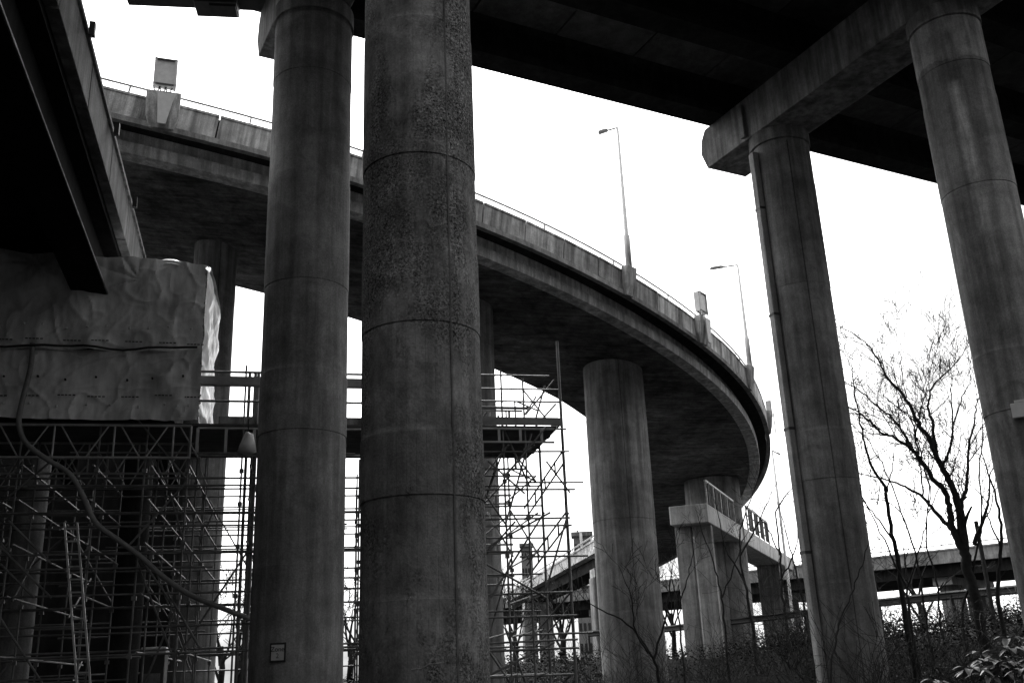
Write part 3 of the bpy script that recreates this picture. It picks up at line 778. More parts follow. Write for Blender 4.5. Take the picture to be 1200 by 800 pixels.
# ---------------------------------------------------------------- scaffolding
TR = .019
def scaff(name, loc, label, u0, u1, us, vs_, zt_fn, seed, lifts, dense=1):
    rnd = random.Random(seed)
    rt = empty(name, loc, label, 'scaffold')
    std = []; led = []; brc = []; trn = []
    for v_ in vs_:
        for u in us:
            uu = u + rnd.uniform(-.12, .12); vv_ = v_ + rnd.uniform(-.05, .05)
            std.append((SC(uu, vv_, -.1), SC(uu + rnd.uniform(-.03, .03), vv_, zt_fn(u, v_))))
        for z in lifts:
            zz = z + rnd.uniform(-.15, .15)
            led.append((SC(u0 - rnd.uniform(.05, .3), v_ + TR * 2, zz), SC(u1 + rnd.uniform(.1, .35), v_ + TR * 2, zz + rnd.uniform(-.04, .04))))
            if rnd.random() < .55 * dense: 
                a = rnd.uniform(u0, (u0 + u1) / 2); led.append((SC(a, v_ - TR * 2, zz + .45), SC(min(u1 + .2, a + rnd.uniform(2.5, 5)), v_ - TR * 2, zz + .45)))
    for u in us:
        for z in lifts:
            if rnd.random() < .8: trn.append((SC(u + .06, vs_[0] - .2, z + .06), SC(u + .06, vs_[-1] + .2, z + .06 + rnd.uniform(-.03, .03))))
    for k in range(int(14 * dense)):
        v_ = rnd.choice(vs_); i = rnd.randrange(len(us) - 1); z = rnd.choice(lifts[:-1]); a, b = us[i], us[i + 1]
        if rnd.random() < .5: a, b = b, a
        brc.append((SC(a, v_ + .08, max(0, z - .1)), SC(b + (b - a) * .15, v_ + .08, z + rnd.uniform(1.3, 2.2))))
    for k in range(int(10 * dense)):
        u = rnd.choice(us); z = rnd.choice(lifts[:-1]); j = rnd.randrange(len(vs_) - 1)
        brc.append((SC(u + .1, vs_[j], z), SC(u + .1, vs_[j + 1], z + rnd.uniform(.7, 1.5))))
    for nm, lst in (('standard', std), ('ledger', led), ('transom', trn), ('brace', brc)):
        for a, b in lst[:98]:
            mb = MB(); mb.tube(a, b, TR, 6); child(mb, nm, M['tube'], rt)
    # couplers on the standards
    mb = MB()
    for a, b in std:
        for z in lifts:
            if rnd.random() < .8:
                t = (z - a.z) / (b.z - a.z)
                if 0 < t < 1: p = a.lerp(b, t); mb.frame_box(p, su, sv, UP, .075, .085, .07)
    tag(child(mb, 'coupler', M['tube'], rt), kind='stuff')
    return rt
lifts = [.5, 1.3, 2.2, 3.15, 4.0, 4.75, 5.35]
us_l = [-3.6, -2.3, -.9, .4, 1.55, 2.5, 3.15, 4.2, 5.2, 6.4, 7.4]
scL = scaff('scaffold', SC(0, 0, 0), 'dense tube scaffold under the sheeted pier at the lower left', -3.8, 7.5, us_l, [0, 1.3, 2.7, 4.3, 6.2], lambda u, v: ZP - .05 + (1.2 if (u > 3.3 and v < 2) else 0), 3, lifts, 2.2)
us_r = [7.7, 8.95, 9.45]
lf_r = [.3, .95, 1.6, 2.35, 3.0, 3.75, 4.45, 5.15, 5.75]
scR = scaff('scaffold_tower', SC(9, 0, 0), 'open tube scaffold tower with guarded platform, right of the widest column', 7.6, 10.0, us_r, [0, 2.5], lambda u, v: ZP + (1.15 if u < 9 else 1.0), 11, lf_r, 1.0)
# outer leaning standard and end frame of the tower
uq = (front(664, 600, .2) - S0).dot(su)
def addt(root, name, a, b, r=TR, mat='tube'):
    mb = MB(); mb.tube(a, b, r, 6); return child(mb, name, M[mat], root)
addt(scR, 'standard', SC(uq, .2, 0), SC(uq, .2, front(655, 400, .2).z), .03)
addt(scR, 'standard', SC(uq + .05, 2.4, 0), SC(uq + .05, 2.4, ZP + .6), .028)
for z in lf_r[1::2]:
    addt(scR, 'ledger', SC(9.2, .12, z), SC(uq + .35, .12, z))
for i, z in enumerate((1.2, 2.6, 4.1, 5.3)):
    addt(scR, 'brace', SC(9.85, 2.5, z - .5), SC(uq, .2, z + .25)); addt(scR, 'brace', SC(9.85, 2.5, z - .25), SC(uq, .2, z + .5))
    for q in (.3, .55, .8):
        a = SC(9.85, 2.5, z - .5).lerp(SC(uq, .2, z + .25), q); addt(scR, 'rung', a, a + UP * .27, .018)
for (xa, ya, xb, yb) in ((575, 700, 638, 600), (572, 540, 615, 578), (560, 655, 640, 700), (640, 690, 666, 600), (575, 790, 650, 752), (590, 560, 640, 500), (563, 645, 645, 600), (640, 540, 668, 577)):
    addt(scR, 'brace', front(xa, ya, -.08), front(xb, yb, -.08))
# platforms
def ladder_beam(root, u0, u1, v_, z, h=.32, st=.42, vee=False):
    mb = MB(); mb.tube(SC(u0, v_, z), SC(u1, v_, z), .024, 6); mb.tube(SC(u0, v_, z - h), SC(u1, v_, z - h), .024, 6)
    k = 0; u = u0
    while u < u1 - .01:
        if vee:
            w = st; mb.tube(SC(u, v_, z), SC(u + w * .35, v_, z - h), .014, 5); mb.tube(SC(min(u + w * .45, u1), v_, z - h), SC(min(u + w * .8, u1), v_, z), .014, 5)
            mb.tube(SC(min(u + w * .9, u1), v_, z - h), SC(min(u + w * .9, u1), v_, z), .018, 5)
        else: mb.frame_box(SC(u, v_, z - h / 2), su, sv, UP, .05, .03, h)
        u += st
    child(mb, 'lattice_beam', M['steel'], root)
ladder_beam(scL, -5, 3.2, -.12, ZP - .06, .58, 1.0, True); ladder_beam(scL, -5, 3.1, 1.3, ZP - .06, .58, .9, True); ladder_beam(scL, -5, 3.1, 2.6, ZP - .06, .58, .8, True)
ladder_beam(scL, 3.3, 7.5, 0.02, ZP - .06, .5, .5)
for v_ in (-.05, 2.5): ladder_beam(scR, 7.6, 9.95, v_, ZP - .04, .26)
for z in (5.35, 4.3, 3.65, 1.2): ladder_beam(scR, 7.6, 9.6, 2.62, z, .18, .55)
def boards(root, u0, u1, v0, v1, z, mat='dark_board'):
    v_ = v0
    while v_ < v1 - .05:
        mb = MB(); mb.frame_box(SC((u0 + u1) / 2 + random.uniform(-.04, .04), v_ + .11, z), su, sv, UP, u1 - u0, .215, .045); child(mb, 'deck_board', M[mat], root); v_ += .23
boards(scL, -5, 7.55, .0, 2.7, ZP); boards(scR, 7.6, 10.02, -.05, 2.6, ZP)
mb = MB(); mb.frame_box(SC(8.83, -.1, ZP + .1), su, sv, UP, 2.42, .04, .15); child(mb, 'toe_board', M['board'], scR)
mb = MB(); mb.frame_box(SC(10.06, 1.2, ZP + .1), su, sv, UP, .04, 2.6, .15); child(mb, 'toe_board', M['board'], scR)
for z in (.5, .75, 1.05, 1.08): addt(scR, 'guard_rail', SC(7.5, -.08 if z < 1 else 2.5, ZP + z), SC(10.08, -.08 if z < 1 else 2.5, ZP + z))
addt(scR, 'guard_rail', SC(7.5, -.1, ZP + 1.02), SC(9.9, -.1, ZP + 1.02))
for z in (.45, .95): addt(scR, 'guard_rail', SC(10.0, -.1, ZP + z), SC(10.0, 2.6, ZP + z))
mb = MB(); 
for k in range(24): mb.tube(SC(7.9 + k * .07, 2.45, ZP + .1), SC(7.9 + k * .07, 2.45, ZP + .72), .006, 4)
for z in (.1, .3, .5, .72): mb.tube(SC(7.85, 2.45, ZP + z), SC(9.6, 2.45, ZP + z), .012, 4)
child(mb, 'mesh_guard', M['tube'], scR)
for k, a in enumerate(((9.6, 9.95), (9.95, 9.6), (9.6, 9.95), (9.95, 9.6))): addt(scR, 'brace', SC(a[0], .1 + k * .4, ZP + .1 + .2 * k), SC(a[1], .5 + k * .4, ZP + 1.0))
for u_ in (8.2, 9.0, 9.75): addt(scR, 'standard', SC(u_, 2.55, ZP), SC(u_, 2.55, ZP + 1.25))
ladder_beam(scR, 7.6, 9.9, 2.5, ZP + 1.0, .2, .4)
# walkway rails between wrap and the tall column
for z in (.98, .72, .42): addt(scL, 'guard_rail', SC(uR + .0, -.1, ZP + z), SC(7.6, -.1, ZP + z), .024)
mb = MB(); mb.frame_box(SC(5.2, -.06, ZP + .82), su, sv, UP, 4.6, .04, .17); child(mb, 'toe_board', M['board'], scL)
mb = MB(); mb.frame_box(SC(5.0, 1.4, ZP + .25), su, sv, UP, 2.9, .5, .42); child(mb, 'spreader_beam', M['cap'], scL)
for (xa, ya, xb, yb) in ((150, 640, 218, 565), (218, 560, 160, 490), (155, 640, 200, 705), (200, 700, 235, 760), (40, 700, 0, 660), (0, 590, 60, 540), (60, 700, 0, 640), (10, 610, 60, 660)):
    addt(scL, 'brace', front(xa, ya, -.08), front(xb, yb, -.08))
# extra standards clustered beside the left tall column
for px in (283, 290, 294):
    p = front(px, 650, .35); addt(scL, 'standard', V((p.x, p.y, -.1)), V((p.x, p.y, ZP + 1.1)), .03)
# rubble bag
p = front(290, 522, -.2)
bag = empty('rubble_bag', p, 'small pale sack hanging on a scaffold standard beside the tall left column', 'sack')
mb = MB(); mb.path([p + UP * .28, p + UP * .2, p, p - UP * .1, p - UP * .14], [.02, .07, .15, .17, .11], 14); mb.v = [tuple(V(q_) + V((noise.noise(V(q_) * 9), noise.noise(V(q_) * 8 + V((5, 0, 0))), noise.noise(V(q_) * 7))) * .06) for q_ in mb.v]; child(mb, 'sack', M['white'], bag, smooth=True)
mb = MB(); mb.tube(p + UP * .27, p + UP * .5, .012, 5); child(mb, 'cord', M['strap'], bag)
# ladder
la, lb = front(83, 612, -.25), front(99, 812, -.45); la2 = la + su * .0; 
ld = empty('ladder', lb, 'pale ladder leaning against the scaffold at the lower left', 'ladder')
for o_ in (-.10, .10):
    mb = MB(); c = (la + lb) / 2 + su * o_; d = (la - lb).normalized(); mb.frame_box(c, su, d.cross(su).normalized(), d, .03, .05, (la - lb).length); child(mb, 'stile', M['steel'], ld)
for k in range(13):
    mb = MB(); p = lb.lerp(la, (k + .5) / 13); mb.tube(p - su * .10, p + su * .10, .016, 6); child(mb, 'rung', M['steel'], ld)
# hose
hp = [(38, 402, -.3), (36, 430, -.34), (26, 470, -.34), (22, 495, -.3), (30, 518, -.3), (55, 538, -.3), (82, 555, -.3), (98, 582, -.3), (112, 612, -.32), (138, 632, -.3), (165, 652, -.3), (192, 676, -.3), (222, 696, -.3), (255, 710, -.25), (292, 724, -.1), (330, 735, .5), (360, 760, .9)]
pts = [front(x, y, v_) for x, y, v_ in hp]; pts = resample(catmull(pts, 8), .12)
mb = MB(); mb.path(pts, .046, 10); o = mb.build('hose', M['hose'], loc=pts[0], smooth=True); tag(o, 'thick dark grey hose draped from the sheeting down across the scaffold', 'hose')
# portable cabin
p = front(180, 790, 2.0); p.z = 0
cb = empty('site_cabinet', p, 'small site cabinet with pale lid standing inside the scaffold', 'cabinet')
ztop = front(180, 766, 2.0).z
mb = MB(); mb.frame_box(p + UP * ztop / 2, su, sv, UP, .42, .5, ztop); child(mb, 'body', M['dark_steel'], cb, bevel=.02)
mb = MB(); mb.frame_box(p + UP * (ztop + .05), su, sv, UP, .46, .56, .14); child(mb, 'lid', M['lightgrey'], cb, bevel=.03)
mb = MB(); mb.frame_box(p + UP * (ztop * .55) - sv * .256, su, sv, UP, .3, .02, ztop * .6); child(mb, 'door', M['far'], cb)

# ---------------------------------------------------------------- signs on columns
def on_col(px, py, base, r):
    ry = V(ray(px, py)).normalized(); c = V(CAM) - V((base.x, base.y, 0)); a = ry.x ** 2 + ry.y ** 2; b_ = c.x * ry.x + c.y * ry.y; cc = c.x ** 2 + c.y ** 2 - r * r
    t = (-b_ - math.sqrt(b_ * b_ - a * cc)) / a; p = V(CAM) + ry * t; n_ = V((p.x - base.x, p.y - base.y, 0)).normalized(); return p, n_
def text(s_, size, p, n_, parent, mat, name='lettering', off=.004):
    cu = bpy.data.curves.new(name, 'FONT'); cu.body = s_; cu.size = size; cu.align_x = 'CENTER'; cu.align_y = 'CENTER'; cu.extrude = .001
    to = bpy.data.objects.new(name, cu); me = bpy.data.meshes.new_from_object(to); bpy.data.objects.remove(to)
    t = UP.cross(n_).normalized(); mt = Matrix((t, UP, n_)).transposed().to_4x4(); me.transform(mt); me.transform(Matrix.Translation(p + n_ * off - (parent.location if parent else V())))
    me.materials.append(mat); ob = bpy.data.objects.new(name, me); COL.objects.link(ob); ob.parent = parent; return ob
p, n_ = on_col(326, 764, pA, rA); t_ = UP.cross(n_)
sg = empty('notice', p, 'small framed notice reading Zone 2 on the left tall column', 'sign')
mb = MB(); mb.frame_box(p + n_ * .012, t_, n_, UP, .25, .02, .28); child(mb, 'plate', M['ink'], sg, bevel=.004)
mb = MB(); mb.frame_box(p + n_ * .024, t_, n_, UP, .20, .006, .225); child(mb, 'face', M['signface'], sg)
text('Zone', .1, p + n_ * .026 + UP * .045, n_, sg, M['ink']); text('2', .1, p + n_ * .026 - UP * .05, n_, sg, M['ink'])
for px, s_ in ((532, 'PBOLE'),):
    p, n_ = on_col(px, 772, pB, rA); st_ = empty('stencil', p, 'faint dark stencilled lettering near the foot of the widest column', 'lettering')
    text(s_, .09, p, n_, st_, M['dark_seam'], off=.012)
pts = [on_col(x, y, pB, rA) for x, y in ((482, 784), (494, 783), (502, 778), (512, 777), (526, 774))]
mb = MB(); mb.path([a + b_ * .0 for a, b_ in pts], .006, 5); o = mb.build('repair_line', M['cap'], loc=pts[0][0]); tag(o, 'thin pale mortar line near the foot of the widest column', 'mortar line')
p, n_ = on_col(1197, 481, pF, .67); t_ = UP.cross(n_)
jb = empty('junction_box', p, 'small white box fixed to the right-hand column at the picture edge', 'junction box')
mb = MB(); mb.frame_box(p + n_ * .05 , t_, n_, UP, .30, .1, .26); child(mb, 'box', M['white'], jb, bevel=.01)
mb = MB(); mb.frame_box(p + n_ * .055 + UP * .155 + t_ * .02, t_, n_, UP, .2, .09, .04); child(mb, 'lid', M['lightgrey'], jb)

# ---------------------------------------------------------------- trees
def grow(mb, p, d, length, r, depth, rnd, up=.15, droop=0, nseg=4, minr=.005, spread=.7, planar=None):
    pts = [p.copy()]; rad = [r]; cur = p.copy(); dr = d.normalized()
    kids = []
    for k in range(nseg):
        dr = (dr + V((rnd.uniform(-1, 1), rnd.uniform(-1, 1), rnd.uniform(-1, 1))) * .2 + UP * up * .25).normalized()
        cur = cur + dr * (length / nseg); pts.append(cur.copy()); rr = max(minr, r * (1 - .62 * (k + 1) / nseg)); rad.append(rr)
        if depth > 0: kids.append((cur.copy(), dr.copy(), rr))
    mb.path(pts, rad, 5 if r < .02 else 7, cap=False)
    for (c, dd_, rr) in kids:
        nb = rnd.choice((0, 1, 1)) if depth > 1 else rnd.choice((1, 1, 2))
        for _ in range(nb):
            side = V((rnd.uniform(-1, 1), rnd.uniform(-1, 1), rnd.uniform(-1, 1))); side = (side - dd_ * side.dot(dd_)).normalized()
            nd = (dd_ * .9 + side * spread * 1.15 * rnd.uniform(.6, 1.3) + UP * up).normalized()
            grow(mb, c, nd, length * rnd.uniform(.5, .75), rr * .68, depth - 1, rnd, up, droop, max(3, nseg - 1), minr, spread)
def limb_tree(name, limbs, dist, label, seed, twig=3, mat='bark', r_sc=.85, tl=1.3, zbase=None, group=None):
    rnd = random.Random(seed)
    first = limbs[0][0][0]; b = D(first[0], first[1], dist); root = empty(name, (b.x, b.y, gz(b.x, b.y)), label, 'tree', group)
    tr = MB(); tw = MB()
    for li, (pl, r0, r1) in enumerate(limbs):
        off = 0 if li == 0 else rnd.uniform(-1.6, 1.6)
        pts = []
        for k, (x, y) in enumerate(pl):
            t = k / (len(pl) - 1); pts.append(D(x, y, dist + off * t * t))
        if li == 0: pts = [V((pts[0].x, pts[0].y, gz(pts[0].x, pts[0].y) - .2))] + pts
        sm = catmull(pts, 5); n_ = len(sm)
        sm = [p + V((rnd.uniform(-1, 1), rnd.uniform(-1, 1), rnd.uniform(-1, 1))) * .0009 * dist * (0 < i < n_ - 1) for i, p in enumerate(sm)]
        rad = [r_sc * (r0 + (r1 - r0) * (i / (n_ - 1)) ** .8) for i in range(n_)]
        tr.path(sm, rad, 8, cap=False)
        if twig:
            for i in range(6 if li else n_, n_ - 1, 2):
                if rnd.random() < .7:
                    d = (sm[i + 1] - sm[i]).normalized(); side = V((rnd.uniform(-1, 1), rnd.uniform(-1, 1), rnd.uniform(-.4, 1))); side = (side - d * side.dot(d)).normalized()
                    grow(tw, sm[i], (d * .8 + side * .8 + UP * .3), tl * rnd.uniform(.5, 1.15), min(rad[i] * .5, .016), twig - 1, rnd, .18, 0, 5, .0042)
            if r1 < .0: continue
            d = (sm[-1] - sm[-2]).normalized(); grow(tw, sm[-1], d, tl * .8, max(.008, rad[-1]), twig - 1, rnd, .15, 0, 4, .0055)
    child(tr, 'trunk', M[mat], root, smooth=True); child(tw, 'crown', M[mat], root)
    return root
main = [([(1146, 716), (1140, 690), (1134, 668), (1130, 643)], .16, .15),
        ([(1130, 645), (1117, 621), (1113, 596), (1108, 578), (1093, 559), (1076, 534), (1068, 526), (1049, 513), (1032, 506), (1016, 490), (994, 476)], .12, .02),
        ([(1070, 528), (1060, 509), (1047, 491), (1032, 479), (1009, 460), (988, 446)], .055, .015),
        ([(1131, 645), (1123, 594), (1112, 561), (1098, 537), (1090, 515), (1076, 495), (1062, 468), (1040, 443), (1029, 421), (1013, 400), (985, 383)], .13, .012),
        ([(1098, 537), (1093, 498), (1088, 480), (1090, 462), (1093, 453), (1117, 429), (1128, 416)], .06, .012),
        ([(1131, 643), (1126, 592), (1133, 570), (1134, 534), (1142, 490), (1145, 471)], .09, .015),
        ([(1104, 548), (1115, 517), (1117, 498), (1115, 470), (1115, 438)], .05, .012),
        ([(1117, 498), (1128, 465), (1138, 446)], .03, .01),
        ([(1142, 638), (1153, 605), (1159, 583), (1161, 553)], .07, .02),
        ([(1117, 621), (1098, 602), (1082, 583), (1060, 570), (1035, 561), (1005, 553)], .075, .015),
        ([(1082, 583), (1080, 560), (1076, 540), (1074, 520)], .03, .012),
        ([(1076, 534), (1074, 505), (1080, 480), (1085, 455), (1100, 400)], .035, .008),
        ([(1062, 468), (1058, 440), (1056, 415), (1060, 395)], .02, .006)]
limb_tree('bare_tree', main, 25, 'largest bare tree with forked trunk between the two right-hand columns', 4, 4, r_sc=.76, tl=1.1, group='bare trees on the bank')
t2 = [([(1060, 712), (1053, 662), (1047, 635), (1039, 585), (1036, 570), (1020, 542), (1012, 512), (1003, 470), (999, 440)], .085, .012),
      ([(1047, 635), (1030, 610), (1012, 585), (1006, 560)], .03, .01), ([(1038, 578), (1045, 550), (1050, 520)], .025, .008)]
limb_tree('bare_tree', t2, 23, 'thin bare tree with curving stem just right of the slender column', 8, 3, tl=.9, group='bare trees on the bank')
t3 = [([(1170, 705), (1172, 650), (1172, 607), (1166, 580), (1158, 555)], .07, .02), ([(1172, 640), (1160, 610), (1152, 590)], .03, .01)]
limb_tree('bare_tree', t3, 24, 'thin bare tree close against the right-hand column', 9, 3, tl=.8, group='bare trees on the bank')
t4 = [([(1066, 720), (1062, 690), (1040, 640), (1020, 600), (1008, 575)], .045, .01), ([(1062, 690), (1075, 650), (1085, 615)], .03, .01)]
limb_tree('bare_tree', t4, 22, 'slim leaning sapling between thin tree and largest bare tree', 14, 3, tl=.8, group='bare trees on the bank')
for j_, (lab_, pl_) in enumerate((('slender bare stem fanning left beside the slender column', [([(1085, 722), (1078, 670), (1060, 610), (1042, 560), (1020, 520), (1002, 500)], .04, .01), ([(1070, 640), (1055, 600), (1030, 585), (1008, 590)], .022, .008)]),
        ('slender bare stem rising between forked tree and right-hand column', [([(1128, 722), (1140, 670), (1150, 610), (1148, 550), (1152, 505), (1146, 470)], .045, .01), ([(1150, 620), (1164, 580), (1168, 540)], .02, .008)]),
        ('slender bare stem leaning left across the motorway bridge', [([(1102, 728), (1098, 680), (1085, 630), (1088, 570), (1070, 500), (1050, 455), (1030, 430)], .04, .009), ([(1088, 600), (1104, 560), (1108, 520)], .02, .008)]))):
    limb_tree('bare_tree', pl_, 24 + j_, lab_, 70 + j_, 4, tl=.95, group='bare trees on the bank')
t5 = [([(1010, 800), (1006, 770)], .016, .016), ([(975, 800), (978, 760), (985, 725), (1000, 690), (1012, 655), (1017, 638)], .016, .006)]
limb_tree('bramble_stem', t5[1:], 11, 'single dark arching bramble stem crossing the foot of the slender column', 15, 0, tl=.3, group=None)
b = D(1160, 698, 26); pst = MB(); pst.tube(V((b.x, b.y, gz(b.x, b.y) - .3)), V((b.x, b.y, D(1157, 609, 26).z)), .05, 8)
tag(pst.build('wooden_post', M['bark2'], loc=(b.x, b.y, 0)), 'straight bare post standing just right of the largest tree', 'post')
sap = [
    ('sapling with stem leaning left in front of the pale beam legs', 36, [([(850, 745), (846, 700), (836, 660), (822, 620)], .035, .01), ([(846, 700), (862, 660), (872, 630)], .02, .008)]),
    ('tallest thin sapling crossing the middle of the pale beam', 34, [([(882, 740), (876, 700), (868, 660), (868, 620), (880, 585)], .045, .01), ([(872, 680), (850, 640), (842, 605)], .022, .008), ([(868, 650), (890, 610), (905, 575)], .02, .008)]),
    ('sapling with curved stem below the street lamp', 33, [([(922, 730), (916, 690), (914, 650), (910, 600), (925, 575)], .04, .01), ([(914, 680), (930, 650), (938, 610)], .02, .008), ([(914, 650), (900, 620), (885, 600)], .018, .008)]),
    ('twiggy sapling at the far end of the pale beam', 32, [([(944, 728), (938, 690), (928, 650), (918, 610)], .03, .01)]),
    ('low twiggy sapling in front of the stout column', 22, [([(772, 800), (765, 770), (735, 730), (700, 712)], .028, .008), ([(766, 772), (780, 720), (785, 680)], .02, .007), ([(760, 765), (745, 740), (740, 700)], .016, .007)]),
    ('thin stems rising between stout column and pale beam legs', 36, [([(798, 750), (794, 710), (786, 670)], .03, .01), ([(794, 715), (805, 680), (812, 650)], .02, .008)])]
for i, (lab, ds, lb_) in enumerate(sap): limb_tree('sapling', lb_, ds, lab, 30 + i, 3, r_sc=1.6, tl=1.0 if ds > 30 else .9, group='saplings on the bank')
bl = [('tangled upright brush left of the stout column foot', 655, 33), ('tangled upright brush right of the stout column foot', 790, 34), ('tangled brush below the front legs of the pale beam', 850, 31),
      ('tangled brush under the middle of the pale beam', 900, 29), ('tangled brush left of the slender column foot', 935, 25), ('tangled brush right of the slender column foot', 1055, 20), ('tangled brush below the largest bare tree', 1110, 19)]
for i, (lab, px, ds) in enumerate(bl):
    rnd = random.Random(200 + i); b = D(px, 760, ds); z = gz(b.x, b.y); rt = empty('brush', (b.x, b.y, z), lab, 'shrub', 'brush on the bank'); mb = MB()
    for k in range(26):
        q_ = V((b.x + rnd.uniform(-2, 2), b.y + rnd.uniform(-1.2, 1.2), 0)); q_.z = gz(q_.x, q_.y) - .05
        grow(mb, q_, V((rnd.uniform(-.7, .7), rnd.uniform(-.7, .7), 1)), rnd.uniform(.8, 1.9), .013, 2, rnd, .12, 0, 5, .0045, .8)
    child(mb, 'stems', M['bark'], rt)
# generic far trees
def far_tree(px, dist, h, label, seed, dp=4):
    rnd = random.Random(seed); b = D(px, 700, dist); z = gz(b.x, b.y); rt = empty('bare_tree', (b.x, b.y, z), label, 'tree', 'distant bare trees')
    mb = MB(); tr = MB(); tr.path([V((b.x, b.y, z - .3)), V((b.x + .1, b.y, z + h * .2)), V((b.x, b.y, z + h * .35))], [.16, .13, .1], 8); child(tr, 'trunk', M['bark'], rt, smooth=True)
    for k in range(5):
        grow(mb, V((b.x, b.y, z + h * (.12 + .05 * k))), V((rnd.uniform(-.6, .6), rnd.uniform(-.6, .6), 1)), h * .36, .07, dp, rnd, .12, 0, 4, .012, .6)
    child(mb, 'crown', M['bark'], rt)
far_tree(784, 62, 7.5, 'distant bare tree seen between stout column and pale beam', 50)
far_tree(262, 46, 6.0, 'distant bushy bare tree seen in the gap left of the tall column', 51)
far_tree(282, 50, 6.5, 'distant bare tree nearest the tall left column', 52)
far_tree(410, 48, 5.0, 'distant bare tree low in the slit between the two tall columns', 53)
far_tree(600, 50, 4.6, 'distant bush-like tree at the foot of the scaffold tower', 54)
far_tree(655, 48, 4.2, 'distant twiggy tree just left of the stout column', 55)
far_tree(1075, 50, 6.5, 'distant bare tree before the motorway bridge', 56)
far_tree(985, 52, 6.5, 'distant bare tree half hidden behind the slender column', 57)

# ---------------------------------------------------------------- undergrowth
rnd = random.Random(99)
mb = MB(); lv = []; lfc = []
def leafquad(p, s_, rnd, lv, lfc, up=.4):
    a = V((rnd.gauss(0, 1), rnd.gauss(0, 1), rnd.gauss(0, up))).normalized(); b_ = V((rnd.gauss(0, 1), rnd.gauss(0, 1), rnd.gauss(0, .6))); b_ = (b_ - a * b_.dot(a)).normalized()
    o = len(lv); lv += [tuple(p), tuple(p + a * s_ * .5 + b_ * s_ * .32), tuple(p + a * s_ * 1.1), tuple(p + a * s_ * .5 - b_ * s_ * .32)]; lfc.append((o, o + 1, o + 2, o + 3))
cnt = 0
while cnt < 130000:
    px = rnd.uniform(-20, 1220); dd_ = 10 * (5.0 ** (rnd.random() ** .75)) + rnd.uniform(0, 2)
    r_ = ray(px, 780); h_ = math.hypot(r_[0], r_[1]); x, y = r_[0] / h_ * dd_, r_[1] / h_ * dd_
    cl = noise.noise(V((x * .45, y * .45, 5))); cl2 = noise.noise(V((x * 1.4, y * 1.4, 8)))
    if cl + .6 * cl2 < -.2 and rnd.random() < .4: continue
    hmx = max(.05, .35 + .7 * cl + .35 * cl2)
    if px < 690: hmx *= 1.1
    z = gz(x, y) + rnd.random() ** 1.3 * hmx
    leafquad(V((x, y, z)), rnd.uniform(.022, .055) * (1 + dd_ / 30), rnd, lv, lfc); cnt += 1
mb.add(lv, lfc); o = mb.build('undergrowth', M['litter']); tag(o, 'dark ivy and leaf litter covering the bank', 'undergrowth', kind='stuff')
mb = MB()
for k in range(1500):
    px = rnd.uniform(560, 1220); dd_ = rnd.uniform(13, 42); r_ = ray(px, 780); h_ = math.hypot(r_[0], r_[1]); x, y = r_[0] / h_ * dd_, r_[1] / h_ * dd_
    p = V((x, y, gz(x, y))); an = rnd.uniform(0, 6.28); L = rnd.uniform(.6, 2.0); hh = rnd.uniform(.3, 1.0); d = V((math.cos(an), math.sin(an), 0))
    pts = [p + d * L * t + UP * (hh * 4 * t * (1 - t) * .8 + hh * .4 * t) + V((rnd.uniform(-.05, .05), rnd.uniform(-.05, .05), 0)) for t in (0, .2, .4, .6, .8, 1)]
    mb.path(pts, [.009, .009, .008, .007, .006, .004], 4, cap=False)
tag(mb.build('brambles', M['bark2'], None), 'tangle of thin bramble stems over the bank', 'brambles', kind='stuff')
# glossy leaved shrub at the lower right corner
def glossy_shrub(px, py, dist, n_, spread_px, label, seed, ls=.15):
    rnd = random.Random(seed); b = D(px, py, dist); z0 = gz(b.x, b.y); rt = empty('glossy_shrub', (b.x, b.y, z0), label, 'shrub', 'glossy leaved shrubs')
    st = MB(); lf_ = MB()
    for k in range(n_):
        tip = D(px + rnd.uniform(-spread_px, spread_px), py + rnd.uniform(-spread_px * .65, spread_px * .8), dist + rnd.uniform(-.7, .7))
        base = V((b.x + rnd.uniform(-.2, .2), b.y + rnd.uniform(-.2, .2), z0)); mid = base.lerp(tip, .6) + UP * -.08
        st.path([base, mid, tip], [.012, .009, .005], 5, cap=False)
        nl_ = rnd.randint(6, 9)
        for j in range(nl_):
            an = 6.28 * j / nl_ + rnd.uniform(-.3, .3); d = V((math.cos(an), math.sin(an), rnd.uniform(-.05, .55))).normalized(); L = ls * rnd.uniform(.75, 1.2); sd = d.cross(UP).normalized(); nn_ = sd.cross(d)
            o = len(lf_.v); segs = 5
            for i in range(segs + 1):
                t = i / segs; w = L * .17 * math.sin(math.pi * min(1, t * .93 + .07)) ** .8; c = tip + d * L * t - UP * L * .45 * t * t
                lf_.v += [tuple(c + sd * w + nn_ * w * .35), tuple(c), tuple(c - sd * w + nn_ * w * .35)]
            for i in range(segs):
                q0 = o + i * 3; lf_.f += [(q0, q0 + 1, q0 + 4, q0 + 3), (q0 + 1, q0 + 2, q0 + 5, q0 + 4)]
    child(st, 'stem', M['bark2'], rt); child(lf_, 'foliage', M['gloss_leaf'], rt, smooth=True)
glossy_shrub(1172, 768, 8.2, 20, 36, 'glossy long-leaved shrub in the lower right corner', 3)
glossy_shrub(1105, 806, 8.5, 5, 16, 'low sprig of glossy leaves at the bottom edge left of the larger shrub', 4, .12)
glossy_shrub(1215, 758, 8.8, 10, 28, 'glossy shrub cut by the right picture edge', 5)

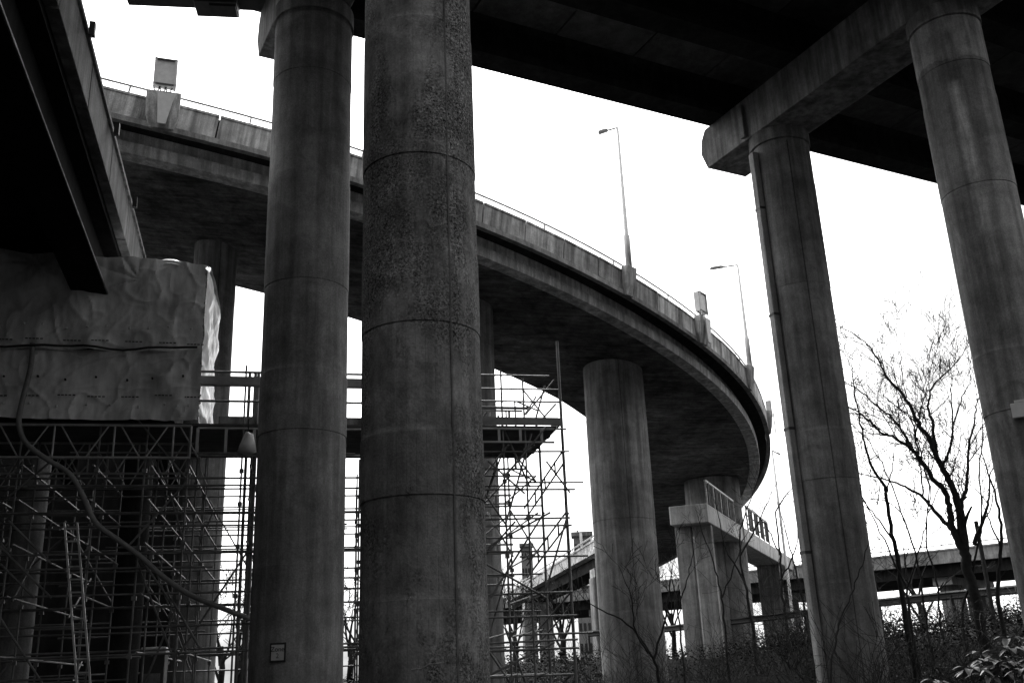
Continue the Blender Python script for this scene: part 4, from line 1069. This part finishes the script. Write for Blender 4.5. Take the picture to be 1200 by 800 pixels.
# ---------------------------------------------------------------- world, sun, camera
w = bpy.data.worlds.new('World'); sc.world = w; w.use_nodes = True
n = w.node_tree.nodes; l = w.node_tree.links; bg = n['Background']
sky = n.new('ShaderNodeTexSky'); sky.sky_type = 'NISHITA'; sky.sun_disc = False; sky.sun_elevation = R(48); sky.sun_rotation = R(-8)
sky.air_density = 1.5; sky.dust_density = 5.0
bw = n.new('ShaderNodeRGBToBW'); l.new(sky.outputs[0], bw.inputs[0])
# overcast: even cloud layer over the sky, with soft darker patches low down
tc = n.new('ShaderNodeTexCoord')
mp = n.new('ShaderNodeMapping'); mp.inputs['Scale'].default_value = (1, 1, 2.4); l.new(tc.outputs['Generated'], mp.inputs['Vector'])
nz = n.new('ShaderNodeTexNoise'); nz.inputs['Scale'].default_value = 2.2; nz.inputs['Detail'].default_value = 7; l.new(mp.outputs[0], nz.inputs['Vector'])
mr = n.new('ShaderNodeMapRange'); mr.inputs[1].default_value = .35; mr.inputs[2].default_value = .7; mr.inputs[3].default_value = .6; mr.inputs[4].default_value = 12.; l.new(nz.outputs['Fac'], mr.inputs[0])
mx = n.new('ShaderNodeMath'); mx.operation = 'MULTIPLY'; mx.inputs[1].default_value = .35; l.new(bw.outputs[0], mx.inputs[0])
ad = n.new('ShaderNodeMath'); ad.operation = 'ADD'; l.new(mx.outputs[0], ad.inputs[0]); l.new(mr.outputs[0], ad.inputs[1])
dt = n.new('ShaderNodeVectorMath'); dt.operation = 'DOT_PRODUCT'; dt.inputs[1].default_value = (-.1, .70, .70); l.new(tc.outputs['Generated'], dt.inputs[0])
gr = n.new('ShaderNodeMapRange'); gr.interpolation_type = 'SMOOTHSTEP'; gr.inputs[1].default_value = -.35; gr.inputs[2].default_value = .75; gr.inputs[3].default_value = .10; gr.inputs[4].default_value = 1.4; l.new(dt.outputs['Value'], gr.inputs[0])
mg = n.new('ShaderNodeMath'); mg.operation = 'MULTIPLY'; l.new(ad.outputs[0], mg.inputs[0]); l.new(gr.outputs[0], mg.inputs[1])
l.new(mg.outputs[0], bg.inputs['Color']); bg.inputs['Strength'].default_value = .12
sl = bpy.data.lights.new('sun', 'SUN'); sl.energy = .8; sl.angle = R(14); so = bpy.data.objects.new('sun', sl); COL.objects.link(so)
sd = V((math.sin(R(-8)) * math.cos(R(48)), math.cos(R(-8)) * math.cos(R(48)), math.sin(R(48)))); so.rotation_euler = sd.to_track_quat('Z', 'Y').to_euler()
cam = bpy.data.cameras.new('camera'); cam.sensor_width = 36; cam.lens = 36 * F / 1200; cam.clip_end = 6000; cam.clip_start = .1
co = bpy.data.objects.new('camera', cam); COL.objects.link(co); co.matrix_world = Matrix.Translation(V(CAM)) @ Matrix([list(r) for r in MM]).to_4x4()
sc.camera = co
vs_ = sc.view_settings; sc.display_settings.display_device = 'sRGB'; vs_.view_transform = 'Standard'; vs_.look = 'None'; vs_.gamma = 1; vs_.exposure = 0.95; vs_.use_curve_mapping = False
sc.cycles.max_bounces = 6; sc.cycles.diffuse_bounces = 4
